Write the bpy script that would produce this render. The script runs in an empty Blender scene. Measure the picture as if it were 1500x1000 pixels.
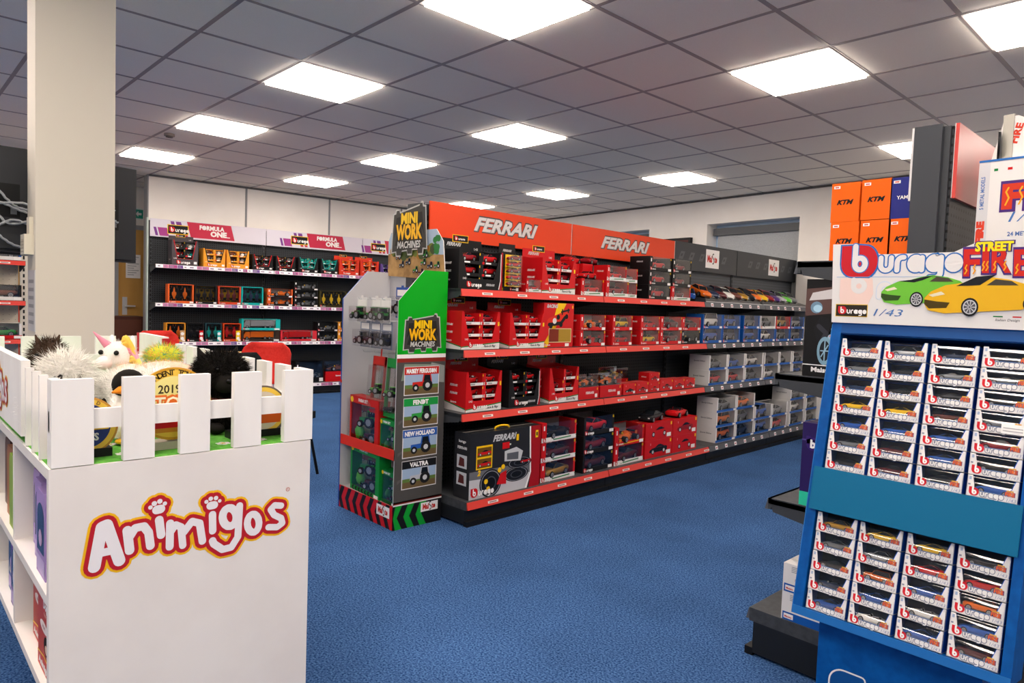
import bpy, math, random
from math import sin, cos, pi, radians as R
from mathutils import Vector, Matrix
from mathutils.geometry import delaunay_2d_cdt

scene = bpy.context.scene
COL = scene.collection
# ---------------------------------------------------------------- camera, world, exposure
def make_camera():
    cd = bpy.data.cameras.new('camera'); cd.sensor_width = 36.0; cd.lens = 24.275; cd.clip_start = 0.05
    cam = bpy.data.objects.new('camera', cd); COL.objects.link(cam)
    p, r, t = R(-3.0313), R(2.0441), R(46.7876)
    cp, sp, c, s = cos(p), sin(p), cos(r), sin(r)
    ct, st = cos(t), sin(t)
    def g(x, y, z): return Vector((x * ct - y * st, x * st + y * ct, z))      # room axes: X to the near side, Y to the far wall
    right, up = g(c, -sp * s, cp * s), g(-s, -sp * c, cp * c)
    back = right.cross(up)
    m = Matrix((right, up, back)).transposed().to_4x4(); m.translation = (0, 0, 1.3)
    cam.matrix_world = m
    scene.camera = cam
make_camera()
world = bpy.data.worlds.new('world'); scene.world = world; world.use_nodes = True
world.node_tree.nodes['Background'].inputs[0].default_value = (0.45, 0.55, 0.75, 1)
world.node_tree.nodes['Background'].inputs[1].default_value = 1.3
scene.view_settings.view_transform = 'Standard'; scene.view_settings.look = 'None'
scene.view_settings.gamma = 1.0; scene.view_settings.use_curve_mapping = False
scene.view_settings.exposure = 0.0
LAMP_POWER = 23.5
rnd = random.Random(7)

# ---------------------------------------------------------------- materials
def lin(c):
    if isinstance(c, str): c = [int(c[i:i + 2], 16) / 255 for i in (0, 2, 4)]
    return [x / 12.92 if x <= 0.04045 else ((x + 0.055) / 1.055) ** 2.4 for x in c]
MATS = {}
def mat(c, rough=0.5, metal=0.0, key=None, emit=0.0, spec=0.22):
    k = (c, rough, metal, emit, spec)
    if k in MATS: return MATS[k]
    m = bpy.data.materials.new(key or ('paint_' + str(c))); m.use_nodes = True
    b = m.node_tree.nodes['Principled BSDF']
    b.inputs['Base Color'].default_value = (*lin(c), 1)
    b.inputs['Roughness'].default_value = rough; b.inputs['Metallic'].default_value = metal
    b.inputs['Specular IOR Level'].default_value = spec
    if emit:
        b.inputs['Emission Color'].default_value = (*lin(c), 1); b.inputs['Emission Strength'].default_value = emit
    MATS[k] = m
    return m
def node_mat(name, rough=0.6):
    m = bpy.data.materials.new(name); m.use_nodes = True
    nt = m.node_tree; b = nt.nodes['Principled BSDF']; b.inputs['Roughness'].default_value = rough; b.inputs['Specular IOR Level'].default_value = 0.15
    tc = nt.nodes.new('ShaderNodeTexCoord')
    return m, nt, b, tc
def noise_mat(name, c1, c2, scale, rough=0.7, bump=0.0, stretch=(1, 1, 1), lo=0.35, hi=0.65, detail=4):
    m, nt, b, tc = node_mat(name, rough)
    mp = nt.nodes.new('ShaderNodeMapping'); mp.inputs['Scale'].default_value = stretch
    n = nt.nodes.new('ShaderNodeTexNoise'); n.inputs['Scale'].default_value = scale; n.inputs['Detail'].default_value = detail
    r = nt.nodes.new('ShaderNodeValToRGB')
    r.color_ramp.elements[0].position = lo; r.color_ramp.elements[1].position = hi
    r.color_ramp.elements[0].color = (*lin(c1), 1); r.color_ramp.elements[1].color = (*lin(c2), 1)
    L = nt.links.new
    L(tc.outputs['Object'], mp.inputs[0]); L(mp.outputs[0], n.inputs['Vector']); L(n.outputs['Fac'], r.inputs[0]); L(r.outputs[0], b.inputs['Base Color'])
    if bump:
        bp = nt.nodes.new('ShaderNodeBump'); bp.inputs['Strength'].default_value = bump; bp.inputs['Distance'].default_value = 0.004
        L(n.outputs['Fac'], bp.inputs['Height']); L(bp.outputs[0], b.inputs['Normal'])
    return m
def peg_mat(name, c, pitch=0.025, hole=0.22):
    """painted steel panel punched with rows of small holes (local x and z)"""
    m, nt, b, tc = node_mat(name, 0.45)
    L = nt.links.new
    def mt(op, a, bb=None):
        n = nt.nodes.new('ShaderNodeMath'); n.operation = op
        for i, q in enumerate((a, bb)):
            if q is None: continue
            if isinstance(q, (int, float)): n.inputs[i].default_value = q
            else: L(q, n.inputs[i])
        return n.outputs[0]
    sx = nt.nodes.new('ShaderNodeSeparateXYZ'); L(tc.outputs['Object'], sx.inputs[0])
    def cell(o): return mt('SUBTRACT', mt('FRACT', mt('DIVIDE', o, pitch)), 0.5)
    a, c2 = cell(sx.outputs[0]), cell(sx.outputs[2])
    d = mt('SQRT', mt('ADD', mt('MULTIPLY', a, a), mt('MULTIPLY', c2, c2)))
    h = mt('LESS_THAN', d, hole)
    mx = nt.nodes.new('ShaderNodeMix'); mx.data_type = 'RGBA'
    mx.inputs[6].default_value = (*lin(c), 1); mx.inputs[7].default_value = (*lin('0b0b0c'), 1)
    L(h, mx.inputs[0]); L(mx.outputs[2], b.inputs['Base Color'])
    return m
def clear_mat(name, tint=(1, 1, 1), gloss=0.10, rough=0.06):
    m = bpy.data.materials.new(name); m.use_nodes = True
    nt = m.node_tree; nt.nodes.remove(nt.nodes['Principled BSDF'])
    t = nt.nodes.new('ShaderNodeBsdfTransparent'); t.inputs[0].default_value = (*tint, 1)
    g = nt.nodes.new('ShaderNodeBsdfGlossy'); g.inputs['Roughness'].default_value = rough
    lw = nt.nodes.new('ShaderNodeLayerWeight'); lw.inputs[0].default_value = 0.25
    ad = nt.nodes.new('ShaderNodeMath'); ad.operation = 'MULTIPLY_ADD'; ad.inputs[1].default_value = 0.5; ad.inputs[2].default_value = gloss
    mx = nt.nodes.new('ShaderNodeMixShader'); L = nt.links.new
    L(lw.outputs['Fresnel'], ad.inputs[0]); L(ad.outputs[0], mx.inputs[0]); L(t.outputs[0], mx.inputs[1]); L(g.outputs[0], mx.inputs[2])
    L(mx.outputs[0], nt.nodes['Material Output'].inputs[0])
    return m
CLEAR = clear_mat('clear_plastic')
CLEARG = clear_mat('smoky_plastic', (0.93, 0.93, 0.95), 0.10)
WHITE = mat('f2f0ee', 0.45); BLACK = mat('141416', 0.45); RED = mat('c9161c', 0.35); DRED = mat('a5121c', 0.4)
YEL = mat('f2c414', 0.4); GREEN = mat('0c7a3c', 0.4); SILV = mat('c6c8cb', 0.35); DGREY = mat('3a3d41', 0.45)
STEEL = mat('3f4247', 0.4); STEELD = mat('3f4246', 0.45); TYRE = mat('17171a', 0.7); RIM = mat('b4b6ba', 0.3, 0.6)
GLASS = mat('1b2026', 0.12); BLUE = mat('1557a8', 0.4); CARDW = mat('e3e1df', 0.5); GREYB = mat('a4a6a8', 0.5)  # carton backing grey is lightened to stand for reflections in the box windows

# ---------------------------------------------------------------- mesh builder
class MB:
    def __init__(s): s.v = []; s.f = []; s.m = []; s.mats = []; s.sm = []
    def mi(s, m):
        if m not in s.mats: s.mats.append(m)
        return s.mats.index(m)
    def poly(s, pts, m, smooth=False):
        n = len(s.v); s.v += [tuple(p) for p in pts]; s.f.append(tuple(range(n, n + len(pts)))); s.m.append(s.mi(m)); s.sm.append(smooth)
    def mesh(s, vs, fs, m, smooth=False):
        n = len(s.v); s.v += [tuple(p) for p in vs]; i = s.mi(m)
        for f in fs: s.f.append(tuple(n + k for k in f)); s.m.append(i); s.sm.append(smooth)
    def box(s, x0, x1, y0, y1, z0, z1, m):
        v = [(x0, y0, z0), (x1, y0, z0), (x1, y1, z0), (x0, y1, z0), (x0, y0, z1), (x1, y0, z1), (x1, y1, z1), (x0, y1, z1)]
        s.mesh(v, [(0, 3, 2, 1), (4, 5, 6, 7), (0, 1, 5, 4), (1, 2, 6, 5), (2, 3, 7, 6), (3, 0, 4, 7)], m)
    def prism(s, pts, y0, y1, m, axis='y'):
        """2D outline (a, b) extruded along axis: y -> (a, t, b), x -> (t, a, b), z -> (a, b, t)"""
        def P(a, b, t): return (a, t, b) if axis == 'y' else ((t, a, b) if axis == 'x' else (a, b, t))
        n = len(pts); v = [P(a, b, y0) for a, b in pts] + [P(a, b, y1) for a, b in pts]
        s.mesh(v, [tuple(range(n)), tuple(range(2 * n - 1, n - 1, -1))] + [(i, (i + 1) % n, n + (i + 1) % n, n + i) for i in range(n)], m)
    def cyl(s, c, ax, r, h, m, n=16, r2=None, smooth=True, cap=True):
        c = Vector(c); a = Vector(ax).normalized(); u = a.orthogonal().normalized(); w = a.cross(u); r2 = r if r2 is None else r2
        v = [c + (u * cos(2 * pi * i / n) + w * sin(2 * pi * i / n)) * r for i in range(n)] + [c + a * h + (u * cos(2 * pi * i / n) + w * sin(2 * pi * i / n)) * r2 for i in range(n)]
        s.mesh(v, [(i, (i + 1) % n, n + (i + 1) % n, n + i) for i in range(n)], m, smooth)
        if cap: s.poly(v[:n][::-1], m); s.poly(v[n:], m)
    def tube(s, pts, r, m, n=8):
        pts = [Vector(p) for p in pts]; rings = []
        u = None
        for i, p in enumerate(pts):
            d = (pts[min(i + 1, len(pts) - 1)] - pts[max(i - 1, 0)]).normalized()
            u = d.orthogonal().normalized() if u is None else (u - d * u.dot(d)).normalized()
            w = d.cross(u)
            rr = r[i] if isinstance(r, (list, tuple)) else r
            rings.append([p + (u * cos(2 * pi * k / n) + w * sin(2 * pi * k / n)) * rr for k in range(n)])
        v = [q for rg in rings for q in rg]; f = []
        for i in range(len(pts) - 1):
            for k in range(n): f.append((i * n + k, i * n + (k + 1) % n, (i + 1) * n + (k + 1) % n, (i + 1) * n + k))
        s.mesh(v, f, m, True); s.poly(rings[0][::-1], m); s.poly(rings[-1], m)
    def ball(s, c, r, m, nu=16, nv=10, fn=None):
        rx, ry, rz = (r, r, r) if isinstance(r, (int, float)) else r
        v = []; f = []
        for j in range(nv + 1):
            th = pi * j / nv
            for i in range(nu):
                ph = 2 * pi * i / nu; d = Vector((sin(th) * cos(ph), sin(th) * sin(ph), cos(th)))
                k = fn(d) if fn else 1
                v.append((c[0] + d.x * rx * k, c[1] + d.y * ry * k, c[2] + d.z * rz * k))
        for j in range(nv):
            for i in range(nu): f.append((j * nu + i, (j + 1) * nu + i, (j + 1) * nu + (i + 1) % nu, j * nu + (i + 1) % nu))
        s.mesh(v, f, m, True)
    def disc(s, c, r, m, n=24, face='front', rx=None):
        rx = rx or r
        if face == 'front': s.poly([(c[0] + rx * cos(2 * pi * i / n), c[1], c[2] + r * sin(2 * pi * i / n)) for i in range(n)], m)
        else: s.poly([(c[0] + rx * cos(2 * pi * i / n), c[1] + r * sin(2 * pi * i / n), c[2]) for i in range(n)], m)
    def flat(s, polys, o, m, ux=(1, 0, 0), uz=(0, 0, 1), sx=1.0, sz=1.0):
        """2D faces laid at o along ux / uz"""
        vs, fs = polys; o = Vector(o); ux = Vector(ux); uz = Vector(uz)
        s.mesh([o + ux * (a * sx) + uz * (b * sz) for a, b in vs], fs, m)
    def rect(s, x0, x1, z0, z1, y, m):
        s.poly([(x0, y, z0), (x1, y, z0), (x1, y, z1), (x0, y, z1)], m)
    def text(s, t, o, h, m, w=None, ux=(1, 0, 0), uz=(0, 0, 1), bold=0.03, shear=0.0, center=True, wmax=None):
        vs, fs, tw = glyphs(t, bold, shear)
        sx = h if w is None else w / tw
        if wmax and tw * sx > wmax: sx = wmax / tw
        o = Vector(o) - (Vector(ux) * (tw * sx / 2) if center else Vector((0, 0, 0)))
        s.flat((vs, fs), o, m, ux, uz, sx, h)
    def data(s, name):
        me = bpy.data.meshes.new(name); me.from_pydata(s.v, [], s.f)
        for m in s.mats: me.materials.append(m)
        me.polygons.foreach_set('material_index', s.m); me.polygons.foreach_set('use_smooth', s.sm); me.update()
        return me
    def build(s, name, parent=None, loc=(0, 0, 0), rot=(0, 0, 0)):
        return put(s.data(name), name, parent, loc, rot)
def put(me, name, parent=None, loc=(0, 0, 0), rot=(0, 0, 0), scale=None):
    o = bpy.data.objects.new(name, me); COL.objects.link(o)
    o.location = loc; o.rotation_euler = rot
    if scale: o.scale = (scale,) * 3 if isinstance(scale, (int, float)) else scale
    if parent: o.parent = parent
    return o
def tag(o, label, cat, group=None):
    o['label'] = label; o['category'] = cat
    if group: o['group'] = group
    return o
def thing(name, label, cat, loc=(0, 0, 0), rot=(0, 0, 0), group=None):
    return tag(put(None, name, None, loc, rot), label, cat, group)
def structure(o): o['kind'] = 'structure'; return o
class Frame:
    """a run of shelving or a wall: u along the front, d back from the front line, z up"""
    def __init__(s, x, y, ang): s.o = Vector((x, y, 0)); s.a = R(ang); s.U = Vector((cos(s.a), sin(s.a), 0)); s.D = Vector((-sin(s.a), cos(s.a), 0)); s.rot = (0, 0, s.a)
    def at(s, u, d, z=0.0): return s.o + s.U * u + s.D * d + Vector((0, 0, z))

# ---------------------------------------------------------------- lettering
GL = {}
def union(vs, fs):
    """one layer of triangles covering the overlapping input faces"""
    fs = [f if sum(vs[f[i - 1]][0] * vs[f[i]][1] - vs[f[i]][0] * vs[f[i - 1]][1] for i in range(len(f))) > 0 else tuple(f[::-1]) for f in fs]
    v, e, f, a, b_, c = delaunay_2d_cdt([Vector(q) for q in vs], [], [list(q) for q in fs], 1, 1e-7)
    return [(q.x, q.y) for q in v], [tuple(q) for q, org in zip(f, c) if org]
def glyphs(t, bold=0.03, shear=0.0):
    k = (t, bold, shear)
    if k in GL: return GL[k]
    cu = bpy.data.curves.new('lettering', 'FONT'); cu.body = t; cu.resolution_u = 2; cu.offset = bold; cu.shear = shear; cu.fill_mode = 'FRONT'
    o = bpy.data.objects.new('lettering', cu)
    me = o.to_mesh()
    vs = [(v.co.x, v.co.y) for v in me.vertices]; fs = [tuple(p.vertices) for p in me.polygons]
    o.to_mesh_clear(); bpy.data.objects.remove(o); bpy.data.curves.remove(cu)
    x0 = min(a for a, b in vs); x1 = max(a for a, b in vs); H = 0.69       # cap height of the built-in font
    vs = [((a - x0) / H, b / H) for a, b in vs]
    if bold > .04: vs, fs = union(vs, fs)
    GL[k] = (vs, fs, (x1 - x0) / H)
    return GL[k]
def arc(cx, cy, rx, ry, a0, a1, n=10): return [(cx + rx * cos(R(a0 + (a1 - a0) * i / n)), cy + ry * sin(R(a0 + (a1 - a0) * i / n))) for i in range(n + 1)]
def strokes(paths, r, n=12, merge=True):
    """round-pen lettering: every path swept by a disc of radius r"""
    vs = []; fs = []
    for p in paths:
        rr = r
        if isinstance(p, tuple): p, k = p; rr = r + k
        for i, (x, y) in enumerate(p):
            b = len(vs); vs += [(x + rr * cos(2 * pi * k / n), y + rr * sin(2 * pi * k / n)) for k in range(n)]; fs.append(tuple(range(b, b + n)))
            if i:
                px, py = p[i - 1]; dx, dy = x - px, y - py; l = math.hypot(dx, dy) or 1; ox, oy = -dy / l * rr, dx / l * rr
                b = len(vs); vs += [(px + ox, py + oy), (px - ox, py - oy), (x - ox, y - oy), (x + ox, y + oy)]; fs.append((b, b + 1, b + 2, b + 3))
    return union(vs, fs) if merge else (vs, fs)
def shift(paths, dx, dy, k=1.0, rot=0.0):
    c, s_ = cos(R(rot)), sin(R(rot))
    return [[((x * c - y * s_) * k + dx, (x * s_ + y * c) * k + dy) for x, y in p] for p in paths]
# ---------------------------------------------------------------- toy vehicles (length 1 along x, nose at -x, on z = 0)
PROF = {   # x, half width, underside z, shoulder z, roof z (None = no cabin), roof half width
 'sports': [(-.5, .13, .06, .10, None, 0), (-.47, .19, .045, .15, None, 0), (-.36, .215, .04, .19, None, 0), (-.2, .215, .04, .205, .205, .17), (-.02, .21, .04, .205, .292, .135), (.12, .215, .04, .21, .298, .13), (.3, .222, .045, .222, .235, .13), (.42, .215, .06, .215, None, 0), (.48, .20, .08, .20, None, 0), (.5, .17, .10, .16, None, 0)],
 'saloon': [(-.5, .15, .07, .13, None, 0), (-.47, .19, .05, .17, None, 0), (-.3, .2, .05, .205, None, 0), (-.2, .2, .05, .21, .21, .16), (-.06, .2, .05, .21, .32, .14), (.16, .2, .05, .215, .325, .14), (.31, .2, .05, .22, .225, .15), (.45, .195, .06, .21, None, 0), (.5, .17, .09, .17, None, 0)],
 'jeep': [(-.5, .17, .1, .19, None, 0), (-.48, .2, .09, .24, None, 0), (-.24, .21, .09, .255, None, 0), (-.2, .21, .09, .26, .26, .18), (-.1, .21, .09, .26, .405, .17), (.4, .21, .09, .26, .41, .17), (.47, .21, .1, .26, .27, .17), (.5, .2, .12, .25, None, 0)],
 'van': [(-.5, .18, .08, .2, None, 0), (-.48, .2, .07, .24, .24, .17), (-.36, .2, .07, .25, .40, .16), (.44, .2, .07, .25, .42, .165), (.5, .19, .1, .24, .28, .17)],
 'roadster': [(-.5, .13, .06, .12, None, 0), (-.46, .18, .05, .16, None, 0), (-.25, .2, .04, .2, None, 0), (-.14, .2, .04, .205, .205, .16), (-.06, .2, .04, .205, .27, .14), (-.02, .2, .04, .205, .21, .14), (.2, .205, .04, .21, .24, .12), (.3, .2, .05, .21, .21, .15), (.46, .19, .06, .19, None, 0), (.5, .16, .09, .15, None, 0)],
}
CARS = {}
WHEEL = {}
def wheel_data(rim=RIM, fat=0.5):
    if (rim, fat) in WHEEL: return WHEEL[(rim, fat)]
    b = MB(); w = fat
    b.cyl((0, -w / 2, 0), (0, 1, 0), 1, w, TYRE, 18)
    for sgn in (-1, 1):
        b.cyl((0, sgn * w / 2, 0), (0, sgn, 0), .68, .03, rim, 14)
        b.cyl((0, sgn * (w / 2 + .03), 0), (0, sgn, 0), .5, .004, DGREY, 12)
        for k in range(5):
            a = 2 * pi * k / 5; u = Vector((cos(a), 0, sin(a))); p = Vector((-sin(a), 0, cos(a))); y = Vector((0, sgn * (w / 2 + .045), 0))
            b.poly([u * .12 + p * .1 + y, u * .66 + p * .07 + y, u * .66 - p * .07 + y, u * .12 - p * .1 + y][::sgn], rim)
    WHEEL[(rim, fat)] = b.data('wheel'); return WHEEL[(rim, fat)]
def car_body(b, kind, paint, roof=None):
    P = PROF[kind]; rings = []
    for x, w, z0, zs, zr, rw in P:
        rings.append([(x, 0, z0), (x, w * .9, z0), (x, w, z0 + (zs - z0) * .35), (x, w, z0 + (zs - z0) * .7), (x, w * .9, zs), (x, w * .5, zs + .008), (x, 0, zs + .01)])
    full = [[(a, y, c) for a, y, c in r] + [(a, -y, c) for a, y, c in r[-2:0:-1]] for r in rings]
    n = len(full[0]); v = [q for r in full for q in r]; f = []
    for i in range(len(full) - 1):
        for k in range(n): f.append((i * n + k, i * n + (k + 1) % n, (i + 1) * n + (k + 1) % n, (i + 1) * n + k))
    b.mesh(v, f, paint, True); b.poly(full[0][::-1], paint); b.poly(full[-1], paint)
    cab = [p for p in P if p[4] is not None]
    for p, q in zip(cab, cab[1:]):
        (x, w, z0, zs, zr, rw), (X, W, Z0, ZS, ZR, RW) = p, q
        for s in (-1, 1):
            a = [(x, s * w * .86, zs), (X, s * W * .86, ZS), (X, s * RW, ZR), (x, s * rw, zr)]
            b.poly(a[::s], GLASS)
        sl = abs(ZR - zr) / max(.01, X - x)
        b.poly([(x, -rw, zr), (X, -RW, ZR), (X, RW, ZR), (x, rw, zr)][::-1], GLASS if sl > .28 else (roof or paint))
        if sl > .28:
            for s in (-1, 1): b.tube([(x, s * rw * 1.02, zr), (X, s * RW * 1.02, ZR)], .008, paint, 4)
    w = P[1][1]; zn = P[1][3]
    for s in (-1, 1):
        b.box(P[1][0] - .02, P[1][0] + .03, s * w * .75 - .025, s * w * .75 + .025, zn - .045, zn - .012, SILV)
        b.box(P[-2][0], P[-1][0] + .004, s * w * .8 - .03, s * w * .8 + .03, P[-2][3] - .05, P[-2][3] - .02, RED)
    b.box(-.505, -.47, -.1, .1, P[0][2], P[0][2] + .03, BLACK)
    for xw in (-.31, .31):
        b.cyl((xw, -.218, .075), (0, 1, 0), .088, .436, BLACK, 16)
def f1_body(b, paint, trim):
    st = [(-.5, .02, .06, .09), (-.3, .045, .05, .13), (-.12, .06, .04, .17), (-.05, .15, .03, .15), (.12, .15, .03, .17), (.3, .07, .04, .2), (.44, .04, .05, .14)]
    rings = [[(x, -w, a), (x, w, a), (x, w, (a + c) / 2), (x, w * .6, c), (x, -w * .6, c), (x, -w, (a + c) / 2)] for x, w, a, c in st]
    v = [q for r in rings for q in r]; f = [(i * 6 + k, i * 6 + (k + 1) % 6, (i + 1) * 6 + (k + 1) % 6, (i + 1) * 6 + k) for i in range(len(st) - 1) for k in range(6)]
    b.mesh(v, f, paint); b.poly(rings[0][::-1], paint); b.poly(rings[-1], paint)
    b.box(-.54, -.44, -.2, .2, .04, .055, trim); b.box(.42, .5, -.15, .15, .2, .24, trim)
    for s in (-1, 1):
        b.box(-.55, -.42, s * .2 - .006, s * .2 + .006, .03, .1, paint); b.box(.4, .52, s * .15 - .006, s * .15 + .006, .1, .25, paint)
        for x in (-.3, .3): b.tube([(x, s * .04, .1), (x, s * .2, .08)], .008, BLACK, 4)
    b.ball((-.06, 0, .19), .035, YEL, 8, 6); b.tube([(-.12, -.05, .19), (-.16, 0, .2), (-.12, .05, .19), (.02, .06, .2)], .008, BLACK, 4)
    b.box(.0, .16, -.03, .03, .17, .25, paint)
def tractor_body(b, paint):
    b.box(-.45, .05, -.09, .09, .2, .38, paint); b.box(-.47, -.44, -.08, .08, .2, .36, BLACK)
    b.prism([(.02, .38), (.4, .38), (.36, .66), (.08, .66)], -.13, .13, GLASS); b.box(.04, .4, -.15, .15, .65, .7, paint)
    b.box(.0, .45, -.16, .16, .26, .4, paint); b.cyl((-.2, .07, .38), (0, 0, 1), .015, .2, BLACK, 6)
    for s in (-1, 1): b.box(.08, .48, s * .22 - .05, s * .22 + .05, .43, .47, paint)
def truck_body(b, paint, cab):
    b.prism([(-.5, .05), (-.3, .05), (-.3, .26), (-.44, .26), (-.5, .16)], -.09, .09, cab); b.prism([(-.495, .15), (-.44, .24), (-.43, .24), (-.48, .15)], -.085, .085, GLASS)
    b.box(-.28, .5, -.09, .09, .08, .27, paint); b.box(-.3, .5, -.07, .07, .05, .08, BLACK)
def put_car(kind, paint, parent, name, loc, length, rotz=0.0, rims=RIM, wheels=True, scale_z=1.0):
    """a model car: body mesh with its wheels as children (or moulded in where the toy is tiny)"""
    key = (kind, paint, wheels, rims)
    W = {'f1': [(-.3, .22, .085, .12), (.3, .22, .09, .14)], 'tractor': [(-.32, .17, .14, .1), (.22, .2, .24, .14)], 'truck': [(-.4, .085, .05, .04), (.2, .085, .05, .04), (.36, .085, .05, .04)]}.get(kind, [(-.31, .195, .078, .07), (.31, .195, .082, .07)])
    if kind in ('jeep',): W = [(-.31, .19, .1, .08), (.3, .19, .1, .08)]
    if key not in CARS:
        b = MB()
        if kind == 'f1': f1_body(b, paint, BLACK)
        elif kind == 'tractor': tractor_body(b, paint)
        elif kind == 'truck': truck_body(b, paint, paint)
        else: car_body(b, kind, paint)
        if not wheels:
            for x, y, r, w in W:
                for s in (-1, 1):
                    b.cyl((x, s * y - w / 2, r), (0, 1, 0), r, w, TYRE, 12); b.cyl((x, s * (y + w / 2), r), (0, s, 0), r * .62, .006, rims, 8)
        CARS[key] = b.data(name)
    o = put(CARS[key], name, parent, loc, (0, 0, rotz), (length, length, length * scale_z))
    if wheels:
        for x, y, r, w in W:
            for s in (-1, 1): put(wheel_data(rims), 'wheel', o, (x, s * y, r), (0, 0, 0), (r, w * 2, r))
    return o

# ---------------------------------------------------------------- printing on cartons (all laid a hair in front of the board)
def word_paths():
    u = [[(0, 1), (0, .4)] + arc(.38, .4, .38, .4, 180, 360, 8) + [(.76, 1)]]
    r = [[(0, 0), (0, .6)] + arc(.36, .6, .36, .4, 180, 90, 5) + [(.46, 1)]]
    a = [arc(.42, .5, .42, .5, 0, 360, 14), [(.84, .95), (.84, 0)]]
    g = [arc(.42, .5, .42, .5, 0, 360, 14), [(.84, .95), (.84, -.25)] + arc(.42, -.25, .42, .35, 0, -90, 5) + [(.15, -.6)]]
    o = [arc(.42, .5, .42, .5, 0, 360, 14)]
    out = []; x = 0
    for l, w in ((u, .76), (r, .46), (a, .84), (g, .84), (o, .84)):
        out += shift(l, x, 0); x += w + .44
    return out, x - .44
WORD, WORDW = word_paths()
BPATH = [[(0, 1.75), (0, .5)], arc(.42, .5, .42, .5, 0, 360, 14)]
def blogo(b, x, y, z, h, word=WHITE, blob=RED, edge=None, fine=True, b_edge=None):
    """red blob with a white b, then the rest of the word; h is the blob height"""
    k = h * .40
    if fine:
        blobp = [(x, z + h), (x, z + h * .35)] + [(a, c) for a, c in arc(x + h * .5, z + h * .42, h * .5, h * .42, 190, 360, 9)] + [(x + h, z + h * .62)] + arc(x + h * .62, z + h * .62, h * .38, h * .38, 20, 100, 5)
        if b_edge:
            cx, cz = x + h * .5, z + h * .5
            b.poly([(cx + (a - cx) * 1.1, y, cz + (c - cz) * 1.08) for a, c in blobp], b_edge); y -= .0004
        b.poly([(a, y, c) for a, c in blobp], blob)
        b.flat(strokes(shift(BPATH, x + h * .36, z + h * .2, h * .38), h * .075, 10), (0, y - .0004, 0), WHITE)
        wp = shift(WORD, x + h * 1.12, z + h * .16, k)
        if edge: b.flat(strokes(wp, k * .32, 12), (0, y - .0002, 0), edge)
        b.flat(strokes(wp, k * .17, 8), (0, y - .0006, 0), word)
    else:
        b.disc((x + h * .5, y, z + h * .5), h * .5, blob, 10); b.rect(x, x + h * .3, z + h * .5, z + h * 1.05, y, blob)
        b.text('b', (x + h * .5, y - .0004, z + h * .24), h * .55, WHITE, bold=.05)
        b.text('urago', (x + h * 1.1, y - .0002, z + h * .22), h * .48, word, bold=.03, center=False, w=h * 1.9)
    return x + h * 1.12 + WORDW * k
def print_car(b, x, z, L, y, paint, kind='sports'):
    """a printed side view of a car, nose to the low x side"""
    P = PROF[kind]; up = [(x + (p[0] + .5) * L, z + p[3] * L) for p in P]; cab = [p for p in P if p[4]]
    b.poly([(a, y, c) for a, c in up] + [(x + L * .98, y, z + .06 * L), (x + L * .02, y, z + .06 * L)], paint)
    b.poly([(x + (p[0] + .5) * L, y - .0002, z + (p[4] if p[4] > p[3] else p[3]) * L) for p in cab] + [(x + (cab[-1][0] + .5) * L, y - .0002, z + cab[-1][3] * L), (x + (cab[0][0] + .5) * L, y - .0002, z + cab[0][3] * L)], GLASS)
    for q in (.19, .81):
        b.disc((x + q * L, y - .0004, z + .08 * L), .082 * L, TYRE, 14); b.disc((x + q * L, y - .0006, z + .08 * L), .052 * L, SILV, 12)
def print_tractor(b, x, z, L, y, paint):
    b.poly([(x + L * q, y, z + L * r) for q, r in ((.05, .2), (.05, .38), (.5, .4), (.55, .7), (.9, .7), (.95, .4), (.95, .22))], paint)
    b.poly([(x + L * q, y - .0002, z + L * r) for q, r in ((.56, .42), (.6, .66), (.86, .66), (.9, .42))], GLASS)
    for q, r in ((.2, .15), (.75, .24)):
        b.disc((x + q * L, y - .0004, z + r * L), r * L, TYRE, 14); b.disc((x + q * L, y - .0006, z + r * L), r * L * .45, SILV, 12)

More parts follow.
